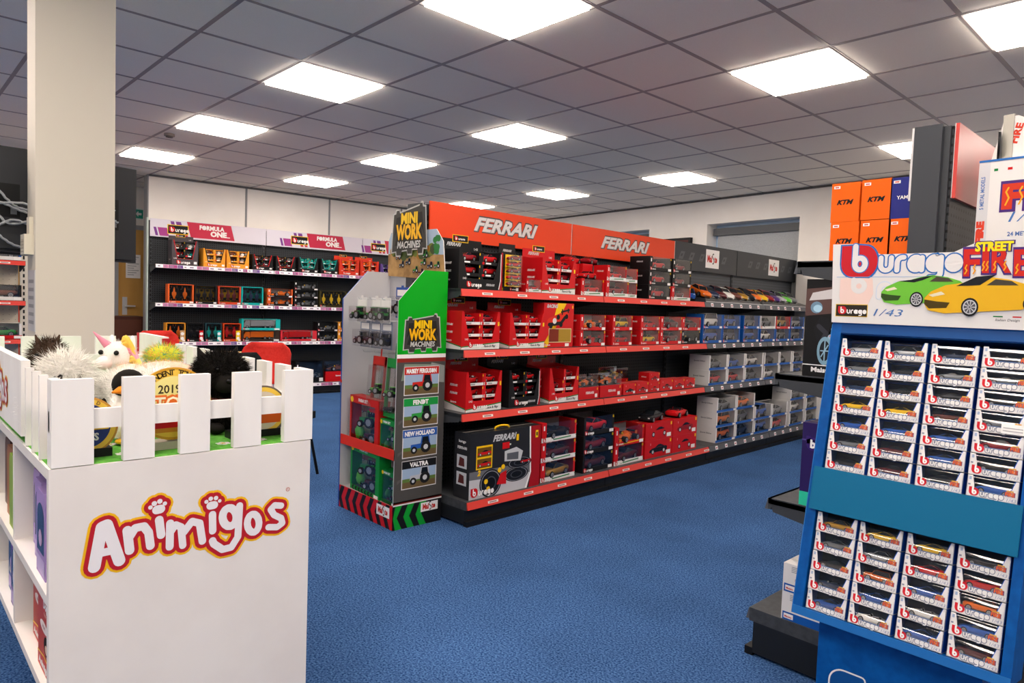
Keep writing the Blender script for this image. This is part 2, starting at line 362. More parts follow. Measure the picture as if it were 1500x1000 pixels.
# ---------------------------------------------------------------- cartons (x centred, front at y = 0, standing on z = 0)
CT = {}
def window_carton(w, h, d, body, band, back=GREYB, bandh=.24, left=.13, right=.05, word=WHITE, stripe=None, shield=True, sticker=True, side_text='', fine=False, top_open=.6, logo=True, edge_top=None):
    k = ('win', round(w, 3), round(h, 3), round(d, 3), body, band, back, bandh, left, right, word, stripe, shield, sticker, side_text, top_open, logo)
    if k in CT: return CT[k]
    b = MB(); t = .002; x0, x1 = -w / 2, w / 2
    b.box(x0, x1, 0, d, 0, t, body); b.box(x0, x1, d - t, d, 0, h, back)
    b.box(x0, x0 + t, t, d, t, h, body); b.box(x1 - t, x1, t, d, t, h, body)
    b.box(x0 + t, x1 - t, t, d - t, bandh * h * .55, bandh * h * .55 + t, mat('55585c', .6) if back is not BLACK else BLACK)   # inner tray the model sits on
    b.box(x0, x1, 0, t, 0, bandh * h, band)
    b.box(x0, x0 + left * w, 0, t, bandh * h, h, body); b.box(x1 - right * w, x1, 0, t, bandh * h, h, body)
    b.box(x0, x1, 0, t, h * .965, h, body) if edge_top else None
    b.box(x0 + t, x1 - t, d * top_open, d, h - t, h, body)
    b.box(x0 + t, x0 + left * w, t, d * top_open, h - t, h, body)
    y = -.0006
    if stripe:
        b.poly([(x0 + w * .2, y, h * bandh * .28), (x1, y, h * bandh * .62), (x1, y, h * bandh * .86), (x0 + w * .2, y, h * bandh * .5)], stripe)
    if logo: blogo(b, x0 + w * .03, y - .0004, h * bandh * .08, min(h * bandh * .95, w * .14), word, RED, fine=fine)
    if shield: b.rect(x1 - w * .055, x1 - w * .012, h * .83, h * .95, y, YEL); b.rect(x1 - w * .042, x1 - w * .026, h * .86, h * .92, y - .0003, BLACK)
    if sticker: b.rect(x1 - w * .16, x1 - w * .02, h * bandh * .15, h * bandh * .85, y - .0012, WHITE)
    b.rect(x0 + left * w * .35, x0 + left * w * .65, h * .62, h * .85, y, WHITE) if left > .08 else None
    if side_text:
        c = WHITE if body not in (CARDW, WHITE) else mat('6b6e74', .5)
        for sx, ux in ((x0 - .0006, (0, -1, 0)), (x1 + .0006, (0, 1, 0))):
            b.text(side_text, (sx, d * .5, h * .56), h * .10, c, ux=ux, bold=.02, shear=.25, wmax=d * .7)
    CT[k] = b.data('carton'); return CT[k]
def window_sheet(w, h, d, bandh, left, right, top_open=.6):
    k = ('sheet', round(w, 3), round(h, 3), round(d, 3), bandh, left, right, top_open)
    if k not in CT:
        b = MB(); x0, x1 = -w / 2 + left * w, w / 2 - right * w
        b.poly([(x0, .001, bandh * h), (x1, .001, bandh * h), (x1, .001, h - .003), (x0, .001, h - .003)], CLEAR)
        b.poly([(x0, .001, h - .003), (x1, .001, h - .003), (x1, d * top_open, h - .001), (x0, d * top_open, h - .001)], CLEAR)
        CT[k] = b.data('window')
    return CT[k]
def boxed_car(F, u0, u1, z, dist, h, d, label, group, body, band, paint, kind='sports', tilt=0.0, wheels=True, name='boxed_toy_car', cat='boxed toy car', flip=False, back=GREYB, carl=None, **kw):
    """a window box with the model inside, standing at z on a shelf, front face dist behind the front line of frame F"""
    w = u1 - u0
    root = thing(name, label, cat, F.at((u0 + u1) / 2, dist, z), (tilt, 0, F.a), group)
    bh, lf, rt, to = kw.get('bandh', .24), kw.get('left', .13), kw.get('right', .05), kw.get('top_open', .6)
    put(window_carton(w, h, d, body, band, back, **kw), 'carton', root)
    put(window_sheet(w, h, d, bh, lf, rt, to), 'window', root)
    L = carl or min(w * (1 - lf - rt) * .92, h * 2.3)
    put_car(kind, paint, root, 'toy_car', (w * (lf - rt) / 2, max(d * .42, L * .2), bh * h * .55 + .003), L, (pi if flip else 0) + .12, wheels=wheels)
    return root
def print_box(w, h, d, body, faces, name='carton', bevel=True):
    """closed board box; faces(b) prints on it"""
    b = MB(); b.box(-w / 2, w / 2, 0, d, 0, h, body)
    b.box(-w / 2 + .001, w / 2 - .001, d * .48, d * .5, h, h + .0006, mat('d9d2c4', .4))   # tape seam on the lid
    faces(b); return b.data(name)
def shelf_tray(w, h, d, body, band, hdr, kind):
    """open counter tray: notched front lip, two sides, back card rising above the boxes"""
    b = MB(); t = .003; x0, x1 = -w / 2, w / 2; lip = .27
    b.box(x0, x1, 0, d, 0, t, body); b.box(x0, x1, d - t, d, t, h + hdr * .2, body)
    for s in (-1, 1):
        xa, xb = (x0, x0 + t) if s < 0 else (x1 - t, x1)
        b.prism([(0, 0), (d, 0), (d, h + hdr * .2), (d * .55, h), (0, h)], xa, xb, body, 'x')
        b.prism([(s * w / 2, 0), (s * w / 2, h), (s * (w / 2 - .05 * w), h), (s * (w / 2 - .2 * w), lip * h), (s * (w / 2 - .2 * w), 0)], -t, 0, body)
        if kind == 'red':
            ye = s * (w / 2 + .0006)
            b.poly([(ye, 0, 0), (ye, d, 0), (ye, d, h * .22), (ye, 0, h * .06)], CARDW); b.poly([(ye * 1.001, 0, h * .06), (ye * 1.001, d, h * .22), (ye * 1.001, d, h * .25), (ye * 1.001, 0, h * .09)], GREEN)
    b.box(x0 + .2 * w, x1 - .2 * w, -t, 0, 0, lip * h, body)
    y = -t - .0006
    if kind == 'red':
        b.poly([(x0, y, 0), (x1, y, 0), (x1, y, h * .16), (x0, y, h * .05)], CARDW); b.poly([(x0, y - .0002, h * .05), (x1, y - .0002, h * .16), (x1, y - .0002, h * .19), (x0, y - .0002, h * .075)], GREEN)
        b.text('Race & Play', (x0 + .74 * w, y - .0006, h * .05), h * .06, DGREY, bold=.03, shear=.3, wmax=.36 * w)
        b.rect(x1 - .06 * w, x1 - .015 * w, h * .62, h * .73, y, YEL)
    elif kind == 'black':
        b.poly([(x1 - .08 * w, y, 0), (x1, y, 0), (x1, y, h), (x1 - .035 * w, y, h), (x1 - .035 * w, y, h * .2)], DRED)
        b.poly([(x1 - .09 * w, y, h * .02), (x1 - .07 * w, y, h * .02), (x1 - .035 * w, y, h * .25), (x1 - .035 * w, y, h * .95), (x1 - .05 * w, y, h * .95), (x1 - .05 * w, y, h * .25)], WHITE)
        b.text('FERRARI', (x0 + .72 * w, y - .0004, h * .1), h * .055, SILV, bold=.03, shear=.35, wmax=.3 * w)
    else:
        e = band
        for s in (-1, 1): b.poly([(s * (w / 2 - .05 * w), y, h), (s * (w / 2 - .09 * w), y, h), (s * (w / 2 - .23 * w), y, lip * h), (s * (w / 2 - .2 * w), y, lip * h)][::s], e)
        b.rect(x0 + .2 * w, x1 - .2 * w, lip * h * .94, lip * h, y, e); b.rect(x1 - .16 * w, x1 - .04 * w, h * .06, h * .16, y, WHITE)
    blogo(b, x0 + .18 * w, y - .0008, h * .045, h * .15, WHITE, RED, fine=True)
    b.text('1/43', (x0 + .13 * w, y - .0004, h * .24), h * .05, WHITE, bold=.01)
    for ux, ye in (((0, -1, 0), x0 - .0012),):
        for i, (tx, zz) in enumerate((('FERRARI', .62), ('FERRARI', .42), ('burago', .2)) if kind in ('red', 'black') else (('burago', .2),)):
            b.text(tx, (ye, d * .5, h * zz), h * .055, WHITE, ux=ux, bold=.03, shear=.25, wmax=d * .6)
    card = MB()
    if hdr > 0:
        card.box(x0 + .02 * w, x1 - .02 * w, d - 2 * t, d - t, h * .8, h + hdr, body)
        yy = d - 2 * t - .0006
        if kind in ('red', 'black'): card.text('FERRARI', (x0 + .34 * w, yy, h + hdr * .42), hdr * .28, SILV, bold=.035, shear=.35, wmax=.5 * w)
        card.text('1:43', (x0 + .85 * w, yy, h + hdr * .2), hdr * .2, WHITE, bold=.01)
        ly = yy - .002; lx = x0 + .3 * w
        card.box(lx, lx + .36 * w, ly, yy, h + hdr * .75, h + hdr * 1.35, YEL); card.box(lx + .012 * w, lx + .348 * w, ly - .0006, ly, h + hdr * .8, h + hdr * 1.3, BLACK)
        blogo(card, lx + .04 * w, ly - .0014, h + hdr * .86, hdr * .38, WHITE, RED, fine=False)
    return b.data('tray_carton'), (card.data('header_card') if hdr > 0 else None)
# ================================================================ the room
CH = 2.7243
LX, LY = -4.314, 4.048                       # a lit tile of the ceiling grid, tiles every 0.6 m
WALL = noise_mat('wall_paint', 'f1ece5', 'f5f1eb', 3.0, 0.75)
CEILT = noise_mat('ceiling_tile', 'eee8dc', 'f3ede2', 220.0, 0.9)
TBAR = mat('9a918e', 0.5)
CARPET = noise_mat('blue_carpet', '1d3a68', '5174a4', 130.0, 0.95, 0.6, lo=0.36, hi=0.64, detail=8)
def carpet_wear():
    nt = CARPET.node_tree; b = nt.nodes['Principled BSDF']; src = b.inputs['Base Color'].links[0].from_socket
    n = nt.nodes.new('ShaderNodeTexNoise'); n.inputs['Scale'].default_value = 2.2; n.inputs['Detail'].default_value = 5
    tc = [q for q in nt.nodes if q.type == 'TEX_COORD'][0]; nt.links.new(tc.outputs['Object'], n.inputs['Vector'])
    mx = nt.nodes.new('ShaderNodeMix'); mx.data_type = 'RGBA'; mx.blend_type = 'OVERLAY'; mx.inputs[0].default_value = 0.35
    nt.links.new(src, mx.inputs[6]); nt.links.new(n.outputs['Fac'], mx.inputs[7]); nt.links.new(mx.outputs[2], b.inputs['Base Color'])
carpet_wear()
CARPET.node_tree.nodes['Principled BSDF'].inputs['Specular IOR Level'].default_value = 0.0
def slab(name, x0, x1, y0, y1, z0, z1, m):
    b = MB(); b.box(x0, x1, y0, y1, z0, z1, m); return structure(b.build(name))
slab('floor', -12.4, 4.0, -4.0, 9.2, -0.1, 0.0, CARPET)
slab('ceiling', -12.4, 4.0, -4.0, 9.2, CH + .004, CH + 0.1, CEILT)
def tbars():
    b = MB(); x = LX + .3 - 13 * .6
    while x < 4.0: b.box(x - .012, x + .012, -4, 9.2, CH + .002, CH + .005, TBAR); x += .6
    y = LY + .3 - 13 * .6
    while y < 9.2: b.box(-12.4, 4, y - .012, y + .012, CH + .0022, CH + .005, TBAR); y += .6
    structure(b.build('trim_1'))
tbars()
WF = Frame(-9.228, 2.532, 85.59)             # long partition behind the racing shelves
FF = Frame(-8.27, 8.2, math.degrees(math.atan2(7.68 - 8.2, -3.32 + 8.27)))   # window wall; its d points away from the room
GAPM = mat('8d8f92', .5)
def left_wall():
    b = MB(); b.box(-.0, 5.9, 0, .2, 0, CH, WALL)
    o = b.build('wall_left', None, WF.at(0, 0), WF.rot); structure(o)
    t = MB()
    for u in (1.16, 2.32, 3.48): t.box(u - .012, u + .012, -.006, 0, 0, CH, GAPM)
    t.box(0, 5.9, -.012, 0, CH - .022, CH, mat('6f6d6d', .6)); t.box(-.014, 0, -.004, .2, 0, CH, GAPM)
    structure(t.build('trim_2', None, WF.at(0, 0), WF.rot))
left_wall()
def far_wall():
    wins = [(1.2, 2.53), (3.50, 4.76)]; zt, zb = 2.41, 0.95
    b = MB(); us = [-1.5] + [q for w in wins for q in w] + [12.6]
    for i in range(0, len(us), 2): b.box(us[i], us[i + 1], 0, .3, 0, CH, WALL)
    for a, c in wins: b.box(a, c, 0, .3, 0, zb, WALL); b.box(a, c, 0, .3, zt, CH, WALL)
    structure(b.build('wall_back', None, FF.at(0, 0), FF.rot))
    t = MB(); t.box(-1.5, 12.6, -.012, 0, CH - .02, CH, mat('5c5a5a', .6)); structure(t.build('trim_3', None, FF.at(0, 0), FF.rot))
    for n, (a, c) in enumerate(wins):
        w = structure(put(None, 'window_%d' % (n + 1), None, FF.at(a, 0, zb), FF.rot)); L = c - a; H = zt - zb
        f = MB(); fr = mat('b9d2ea', .4)
        for q in ((0, .05, 0, H), (L - .05, L, 0, H), (.05, L - .05, 0, .05), (.05, L - .05, H - .045, H)): f.box(q[0], q[1], .2, .26, q[2], q[3], fr)
        f.build('window_frame', w)
        g = MB(); g.box(.05, L - .05, .235, .245, .05, H - .045, CLEAR); g.build('pane', w)
        s = MB(); s.box(.03, L - .01, .09, .17, H - .14, H - .05, mat('5b5e61', .5)); s.build('blind_cassette', w)
        s = MB(); s.box(.08, L - .02, .125, .13, .02, H - .12, noise_mat('blind_cloth', 'a3a7aa', 'aeb2b5', 90, .8)); s.box(.08, L - .02, .12, .135, .0, .03, GREYB); s.build('roller_blind', w)
far_wall()
# walls that close the room out of sight, and the recess with the doors beyond the partition
slab('wall_right', 3.8, 4.0, -4.0, 9.2, 0, CH, WALL)
slab('wall_front', -12.4, 3.8, -4.0, -3.8, 0, CH, WALL)
slab('wall_recess', -10.7, -10.5, -3.8, 8.9, 0, CH, WALL)
def skirting():
    b = MB(); b.box(0, 5.8, -.014, 0, 0, .1, mat('77797c', .5)); structure(b.build('baseboard_left', None, WF.at(0, 0), WF.rot))
skirting()
OAK = noise_mat('oak_veneer', 'b98a45', 'cfa25c', 4.0, 0.45, stretch=(1, 1, .12))
def door(n, y0, y1, h, plate=True):
    d = structure(put(None, 'door_%d' % n, None, (-10.5, y0, 0), (0, 0, R(90)))); w = y1 - y0
    b = MB(); b.box(0, w, -.045, -.003, .005, h, OAK); b.build('door_leaf', d)
    f = MB(); fm = mat('9b9da0', .5)
    f.box(-.06, 0, -.06, 0, 0, h + .06, fm); f.box(w, w + .06, -.06, 0, 0, h + .06, fm); f.box(0, w, -.06, 0, h, h + .06, fm); f.build('door_frame', d)
    p = MB(); p.box(.05, .11, -.05, -.045, .98, 1.22, SILV); p.cyl((.08, -.045, 1.1), (0, -1, 0), .012, .05, SILV, 8); p.box(.06, .2, -.1, -.085, 1.09, 1.11, SILV); p.build('door_handle', d)
door(1, 2.50, 3.40, 2.14)
door(2, 1.02, 1.92, 2.14)
def notices():
    b = MB(); b.box(-.09, .09, -.004, 0, -.16, .16, WHITE)
    for i in range(9): b.rect(-.07, .07 - .03 * (i % 3), .12 - i * .03, .13 - i * .03, -.0046, GREYB)
    tag(b.build('notice_sheet', None, (-10.45, 2.68, 1.64), (0, 0, R(90))), 'white printed notice sheet fixed to the oak door beyond the partition', 'notice')
    s = MB(); s.box(-.12, .14, -.012, 0, -.075, .075, mat('e4ece8', .4)); s.rect(-.1, .01, -.06, .06, -.0126, mat('2f9a82', .4)); s.rect(.02, .12, -.06, -.005, -.0126, mat('2f9a82', .4)); s.rect(.02, .12, .012, .06, -.0126, mat('2f9a82', .4))
    s.poly([(-.085, -.0132, 0), (-.05, -.0132, .04), (-.05, -.0132, -.04)], WHITE); s.rect(-.05, -.01, -.015, .015, -.0132, WHITE)
    tag(s.build('exit_sign', None, (-10.5, 2.80, 2.36), (0, 0, R(90))), 'small green and white exit sign on the wall above the oak door', 'sign')
    p = MB(); p.box(-.16, .16, -.006, 0, -.05, .05, mat('1c8a5a', .4)); p.text('Push', (-.03, -.0068, -.03), .055, WHITE, bold=.02)
    tag(p.build('push_sign', None, (-10.455, 1.64, 1.42), (0, 0, R(90))), 'green push sign on the oak door by the cream shelving', 'sign')
    c = MB(); dk = mat('4a2a20', .5); c.box(-.2, .2, 0, .35, 0, .98, dk); c.box(-.17, .17, -.012, 0, .05, .94, mat('5b3427', .5)); c.cyl((.13, -.012, .55), (0, -1, 0), .012, .02, SILV, 8)
    tag(c.build('narrow_cabinet', None, (-9.72, 2.42, 0), (0, 0, R(90))), 'narrow dark brown wooden cabinet standing at the partition end', 'cabinet')
notices()
# ---------------------------------------------------------------- lamps: lit panels in the ceiling grid
PANEL = mat('fff0e2', .5, emit=LAMP_POWER, key='lamp_diffuser')
LRIM = mat('d9d4d0', .5)
spots = {(0, 0): 'ceiling light panel above the red-lettered gondola, middle one of its row', (3, -3): 'largest ceiling light panel, cut off by the top of the view, over the aisle',
 (0, -3): 'ceiling light panel over the open carpet between green stand and white display', (-3, -3): 'second ceiling light panel on from the white column towards the partition',
 (-6, -3): 'ceiling light panel partly hidden by the screen on the white column', (-3, 0): 'ceiling light panel halfway between the partition and the green stand',
 (-6, 0): 'small ceiling light panel close above the long white partition', (-3, 4): 'ceiling light panel over the far end of the room, above the orange headers',
 (-6, 4): 'ceiling light panel half hidden behind the first orange header', (4, 0): 'large ceiling light panel over the aisle beside the dark-posted gondola',
 (0, 4): 'ceiling light panel close to the window wall over the grey headers', (6, 0): 'ceiling light panel cut off by the picture corner above the white carton',
 (4, 4): 'ceiling light panel partly hidden by the post beside the orange cartons',
 (-6, -7): None, (-3, -7): None, (0, -7): None, (3, -7): None, (6, -4): None, (7, -8): None, (8, 4): None, (11, -1): None, (11, -6): None, (9, -4): None, (9, -8): None, (6, -7): None, (4, -11): None, (0, -11): None, (-9, -9): None}  # panels out of view, some added to brighten the white display front
def ceiling_light(a, c, label):
    x, y = LX + .6 * a, LY + .6 * c
    t = thing('ceiling_light', label or 'added square ceiling light panel, out of view over the unseen end of the shop', 'ceiling light', (x, y, CH - .012), group='square ceiling light panels')
    b = MB(); b.box(-.278, .278, -.278, .278, -.002, .0155, PANEL); b.build('diffuser', t)
    f = MB()
    for q in ((-.298, -.278, -.298, .298), (.278, .298, -.298, .298), (-.278, .278, -.298, -.278), (-.278, .278, .278, .298)): f.box(q[0], q[1], q[2], q[3], .011, .016, LRIM)
    f.build('frame', t)
for (a, c), l in spots.items(): ceiling_light(a, c, l)
def small_sensor():
    b = MB(); b.cyl((0, 0, 0), (0, 0, -1), .045, .02, mat('8a7d76', .5), 16); b.cyl((0, 0, -.02), (0, 0, -1), .03, .012, mat('5c5450', .5), 12)
    tag(b.build('smoke_detector', None, (-6.75, 2.02, CH + .002)), 'small round detector on the ceiling near the white column', 'smoke detector')
small_sensor()
# ---------------------------------------------------------------- column with two screens
def column():
    b = MB(); b.box(-3.69, -3.5, .526, .822, 0, CH, mat('d0c9bc', .6)); structure(b.build('column'))
    s = MB(); s.box(-.035, .03, -.014, 0, 0, .075, mat('dcd5c4', .5)); s.box(-.05, .045, -.034, 0, -.085, 0, mat('dcd5c4', .5)); s.rect(-.03, .03, -.06, -.02, -.0346, mat('c9bfaa', .5))
    for i in range(4): s.rect(-.035, .035, -.075 + i * .014, -.071 + i * .014, -.0352, mat('a99f8c', .5))
    tag(s.build('thermostat_box', None, (-3.58, .526, 1.525)), 'cream control box with vents on the side of the white column', 'control box')
    n = MB(); n.box(-.08, .08, -.003, 0, -.13, .13, mat('b9b9bd', .4))
    for i in range(6): n.rect(-.06, .06, -.1 + i * .035, -.085 + i * .035, -.0036, mat('8b8c92', .5))
    tag(n.build('notice_sheet', None, (-3.58, .526, 1.245)), 'grey printed sheet on the side of the white column under the control box', 'notice')
column()
TVB = mat('303236', .42); TVD = mat('101113', .5)
def screen(label, loc, rz, w, h, cables):
    """seen from behind: slim shell, bulge, bracket, cables (local y points out of the back)"""
    t = thing('television', label, 'television', loc, (0, 0, rz))
    b = MB(); b.box(-w / 2, w / 2, -.02, .012, 0, h, TVB); b.build('shell', t)
    b = MB(); b.box(-w / 2 + .01, w / 2 - .01, -.022, -.02, .01, h - .01, TVD); b.build('screen', t)
    p = MB(); W = w * .47; p.prism([(-W, h * .03), (W, h * .03), (W, h * .24), (W * .97, h * .28), (-W * .97, h * .28), (-W, h * .24)], .012, .03, TVB); p.build('back_bulge', t)
    p = MB(); p.box(-w * .375, -w * .14, .0121, .0135, h * .33, h * .65, TVD); p.box(-w * .36, -w * .33, .0135, .016, h * .36, h * .44, mat('7f8287', .5)); p.build('socket_recess', t)
    m = MB(); m.box(-.11, .11, .012, .03, h * .45, h * .8, TVD); m.box(-.03, .03, .03, .11, h * .5, h * .72, TVD); m.box(-.02, .02, .03, .09, h * .3, h * .85, STEEL)
    for q in (-.1, .1): m.cyl((q, .03, h * .86), (0, 1, 0), .008, .012, SILV, 8)
    m.build('wall_bracket', t)
    for c in cables:
        k = MB(); k.tube([(x * w, .05 + .02 * (i % 2), z * h) for i, (x, z) in enumerate(c)], .0055, mat('a2a6ab', .5), 6); k.build('cable', t)
    return t
def smooth(pts, n=6):
    out = []
    for i in range(len(pts) - 1):
        p0, p1, p2, p3 = (pts[max(0, i - 1)], pts[i], pts[i + 1], pts[min(len(pts) - 1, i + 2)])
        for k in range(n):
            t = k / n
            out.append(tuple(.5 * (2 * b + (c - a) * t + (2 * a - 5 * b + 4 * c - d) * t * t + (3 * b - a - 3 * c + d) * t ** 3) for a, b, c, d in zip(p0, p1, p2, p3)))
    return out + [pts[-1]]
screen('black television on a column bracket, its back hung with loose grey cables', (-3.75, .22, 1.455), R(-90), .76, .455,
       [smooth([(-.12, .80), (-.2, .72), (-.3, .5), (-.36, .42), (-.46, .40)]), smooth([(-.14, .62), (-.22, .5), (-.3, .44), (-.4, .38), (-.5, .39)]), smooth([(-.12, .74), (-.2, .52), (-.25, .38), (-.32, .26), (-.44, .34), (-.4, .46), (-.24, .44)]), smooth([(-.2, .56), (-.2, .3), (-.26, .16), (-.34, .06), (-.42, .05), (-.5, .08)]), smooth([(-.1, .5), (-.18, .3), (-.24, .22), (-.34, .3), (-.46, .22)])])
screen('black television behind the white column, its plain back turned towards the partition', (-4.0, .70, 1.45), R(-78), .72, .49, [smooth([(-.34, .40), (-.30, .44), (-.31, .54), (-.27, .58), (-.2, .5)])])
# ================================================================ shop shelving
PEG = peg_mat('perforated_back_panel', '35383c', .0265, .2)
PEGB = peg_mat('perforated_back_panel_pale', '55595e', .03, .16)
FST = noise_mat('dark_shelf_steel', '3d4044', '474a4e', 40, .4)
STRIPR = mat('d8453c', .28); STRIPG = mat('55585e', .35); PLINTH = mat('1f2226', .4)
def price_strip(L, kind, h=.042):
    b = MB(); m = {'red': STRIPR, 'grey': STRIPG, 'pale': mat('d9d4dc', .3)}[kind]
    b.mesh([(0, -.012, 0), (L, -.012, 0), (L, -.002, h), (0, -.002, h), (0, 0, 0), (L, 0, 0), (L, .002, h), (0, .002, h)], [(0, 1, 2, 3), (4, 7, 6, 5), (0, 4, 5, 1), (3, 2, 6, 7), (0, 3, 7, 4), (1, 5, 6, 2)], m)
    def slip(x0, x1, z0, z1, mm, e=.0006):
        f = lambda z: -.012 + .010 * z / h - e
        b.poly([(x0, f(z0), z0), (x1, f(z0), z0), (x1, f(z1), z1), (x0, f(z1), z1)], mm)
    r = random.Random(int(L * 1000) + len(kind))
    if kind == 'red':
        x = .16
        while x < L - .08: slip(x, x + .085, .012, .026, mat('e8dcd8', .4)); slip(x + .012, x + .07, .016, .022, mat('8d6f6c', .4), .0009); x += .27 + r.random() * .05
    elif kind == 'grey':
        x = .1
        while x < L - .05: slip(x, x + .042, .006, .036, mat('efecec', .4)); slip(x + .008, x + .034, .014, .026, mat('b0606a', .4), .0009); x += .155 + r.random() * .03
    else:
        x = .01
        while x < L - .06:
            w = .05 + r.random() * .05
            slip(x, min(L, x + w), .003, h - .003, [mat('efeaf0', .4), mat('a2407f', .4), mat('f4f2f4', .4), mat('bd6a9a', .4), mat('6a4a90', .4)][r.randrange(5)])
            slip(x + .01, min(L, x + w * .6), .012, h - .014, mat('8a7d92', .4), .0009); x += w + .004
    return b.data('price_strip')
def shelf(root, L, z, dep, back, strip, thick=.036):
    """steel shelf with folded lip and end brackets; front edge dep in front of the back panel"""
    b = MB(); y0 = back - dep
    b.box(0, L, y0, back, z - .022, z, FST); b.box(0, L, y0, y0 + .012, z - thick - .006, z, FST)
    for x in (0, L - .004): b.prism([(y0 + .004, z - .004), (back, z - .004), (back, z - .1), (back - .06, z - .1), (y0 + .02, z - .05)], x, x + .004, STEELD, 'x')
    o = b.build('shelf', root)
    put(price_strip(L - .004, strip, thick + .006), 'price_strip', o, (.002, y0 - .001, z - thick - .008))
def bay(F, u0, u1, label, group, shelves, back, top, strips, header=None, peg=PEG, posts=(True, True), base=(.145, .0), double=0.0, name='shelving_bay', post_d=.07):
    t = thing(name, label, 'shelving', F.at(u0, 0), F.rot, group); L = u1 - u0
    b = MB(); b.box(.01, L - .01, back, back + .02, .1, top, peg); b.build('back_panel', t)
    for i, x in enumerate((0, L)):
        if posts[i]:
            p = MB(); xa = x - .032 if i else x; p.box(xa, xa + .032, back - .01, back + post_d, 0, top, STEEL)
            zz = .2
            while zz < top - .05: p.box(xa + .008, xa + .024, back - .0112, back - .0098, zz, zz + .03, BLACK); zz += .05
            p.build('upright', t)
    p = MB(); zb = base[0]; p.box(0, L, .02, back + double, .012, zb - .05, PLINTH); p.box(0, L, .0, back + double, zb - .05, zb, FST); p.box(.0, L, -.012, .02, 0.0, .03, BLACK); p.box(L - .004, L, .018, .0205, .03, zb - .05, BLACK)
    o = p.build('base_plinth', t)
    put(price_strip(L - .006, strips), 'price_strip', o, (.003, -.002, zb - .045))
    for z, dep in shelves: shelf(t, L, z, dep, back, strips)
    if double:
        b = MB(); b.box(.01, L - .01, back + double - .45, back + double - .43, .1, top, peg); b.build('rear_panel', t)
    if header: header(t, L)
    return t
# ------------------------------------------------ the long gondola
GF = Frame(-3.04, 2.538, 91.5227)
ORANGE = mat('e4451c', .4)
GB = .47
def header_red(tx, w):
    def f(t, L):
        b = MB(); b.box(.004, L - .006, GB - .045, GB - .033, 1.69, 1.918, ORANGE); b.box(.004, L - .006, GB - .033, GB - .031, 1.685, 1.92, DGREY)
        b.box(L - .006, L - .002, GB - .047, GB - .031, 1.69, 1.918, mat('d8d3d0', .4))
        y = GB - .0456
        b.text('FERRARI', (tx, y, 1.775), .088, mat('4a4444', .5), w=w * 1.015, bold=.085, shear=.36)
        b.text('FERRARI', (tx - .002, y - .0008, 1.778), .082, mat('d6d4d4', .3), w=w, bold=.035, shear=.36)
        b.text('FERRARI', (tx - .001, y - .0004, 1.7765), .083, mat('8e8b8b', .3), w=w, bold=.055, shear=.36)
        b.build('header_panel', t)
    return f
def header_grey(tx):
    def f(t, L):
        b = MB(); hm = mat('3b3e42', .4); b.box(.004, L - .004, GB - .045, GB - .033, 1.675, 1.925, hm); y = GB - .0456
        for i, dx in enumerate((-.55, -.38, -.2, .22, .4, .58)):
            if .08 < tx + dx < L - .1:
                c = mat('54575c', .4); x = tx + dx; b.poly([(x - .05, y, 1.77), (x + .02, y, 1.77), (x + .06, y, 1.84), (x - .01, y, 1.84)], c); b.poly([(x - .02, y - .0002, 1.795), (x + .01, y - .0002, 1.795), (x + .025, y - .0002, 1.82), (x - .005, y - .0002, 1.82)], hm)
        b.rect(tx - .125, tx + .125, 1.718, 1.892, y, WHITE)
        maisto(b, tx, y - .0006, 1.775, .062, .2)
        b.build('header_panel', t)
    return f
def maisto(b, cx, y, z, h, w, ux=(1, 0, 0), o=None):
    """red word with a dark swirl for its s"""
    o = Vector(o) if o else Vector((cx, y, z)); ux = Vector(ux); n = ux.cross(Vector((0, 0, 1))) * .0008
    b.text('Mai', o - ux * w * .26, h, mat('c8281e', .4), w=w * .44, ux=ux, bold=.045)
    b.text('to', o + ux * w * .30, h, mat('c8281e', .4), w=w * .27, ux=ux, bold=.045)
    sw = arc(.0, 1.0, .34, .42, 60, 200, 7) + arc(0, .18, .34, .44, 40, -120, 7)
    b.flat(strokes([sw], .1, 8), o + n + ux * w * .055, mat('26221f', .4), ux, (0, 0, 1), h * .75, h * .9)
SH = [(.652, .40), (1.028, .40), (1.386, .36)]
bay(GF, 0, 1.338, 'first shelving bay of the long gondola, orange header with racing lettering beside the green stand', 'bays of the long gondola', SH, GB, 1.90, 'red', header_red(.665, .60), double=.61, posts=(True, True))
bay(GF, 1.342, 2.748, 'second shelving bay of the long gondola, orange header meeting the grey headers', 'bays of the long gondola', SH, GB, 1.90, 'red', header_red(.68, .66), double=.61, posts=(False, True))
bay(GF, 2.752, 3.898, 'third bay of the long gondola, first grey header with square red and white badge', 'bays of the long gondola', SH, GB, 1.90, 'grey', header_grey(.66), peg=PEGB, double=.61, posts=(False, True))
bay(GF, 3.902, 5.42, 'last bay of the long gondola, grey header below the window blind', 'bays of the long gondola', SH, GB, 1.90, 'grey', header_grey(.83), peg=PEGB, double=.61, posts=(False, True))
def end_post():
    b = MB(); b.box(-.034, -.014, GB - .012, GB + .135, 0, 1.905, STEEL)
    zz = .2
    while zz < 1.86: b.box(-.0352, -.0338, GB + .05, GB + .062, zz, zz + .03, BLACK); zz += .05
    o = tag(b.build('gondola_end_post', None, GF.at(0, 0), GF.rot), 'dark grey end post of the long gondola behind the work machines sign', 'post')
end_post()
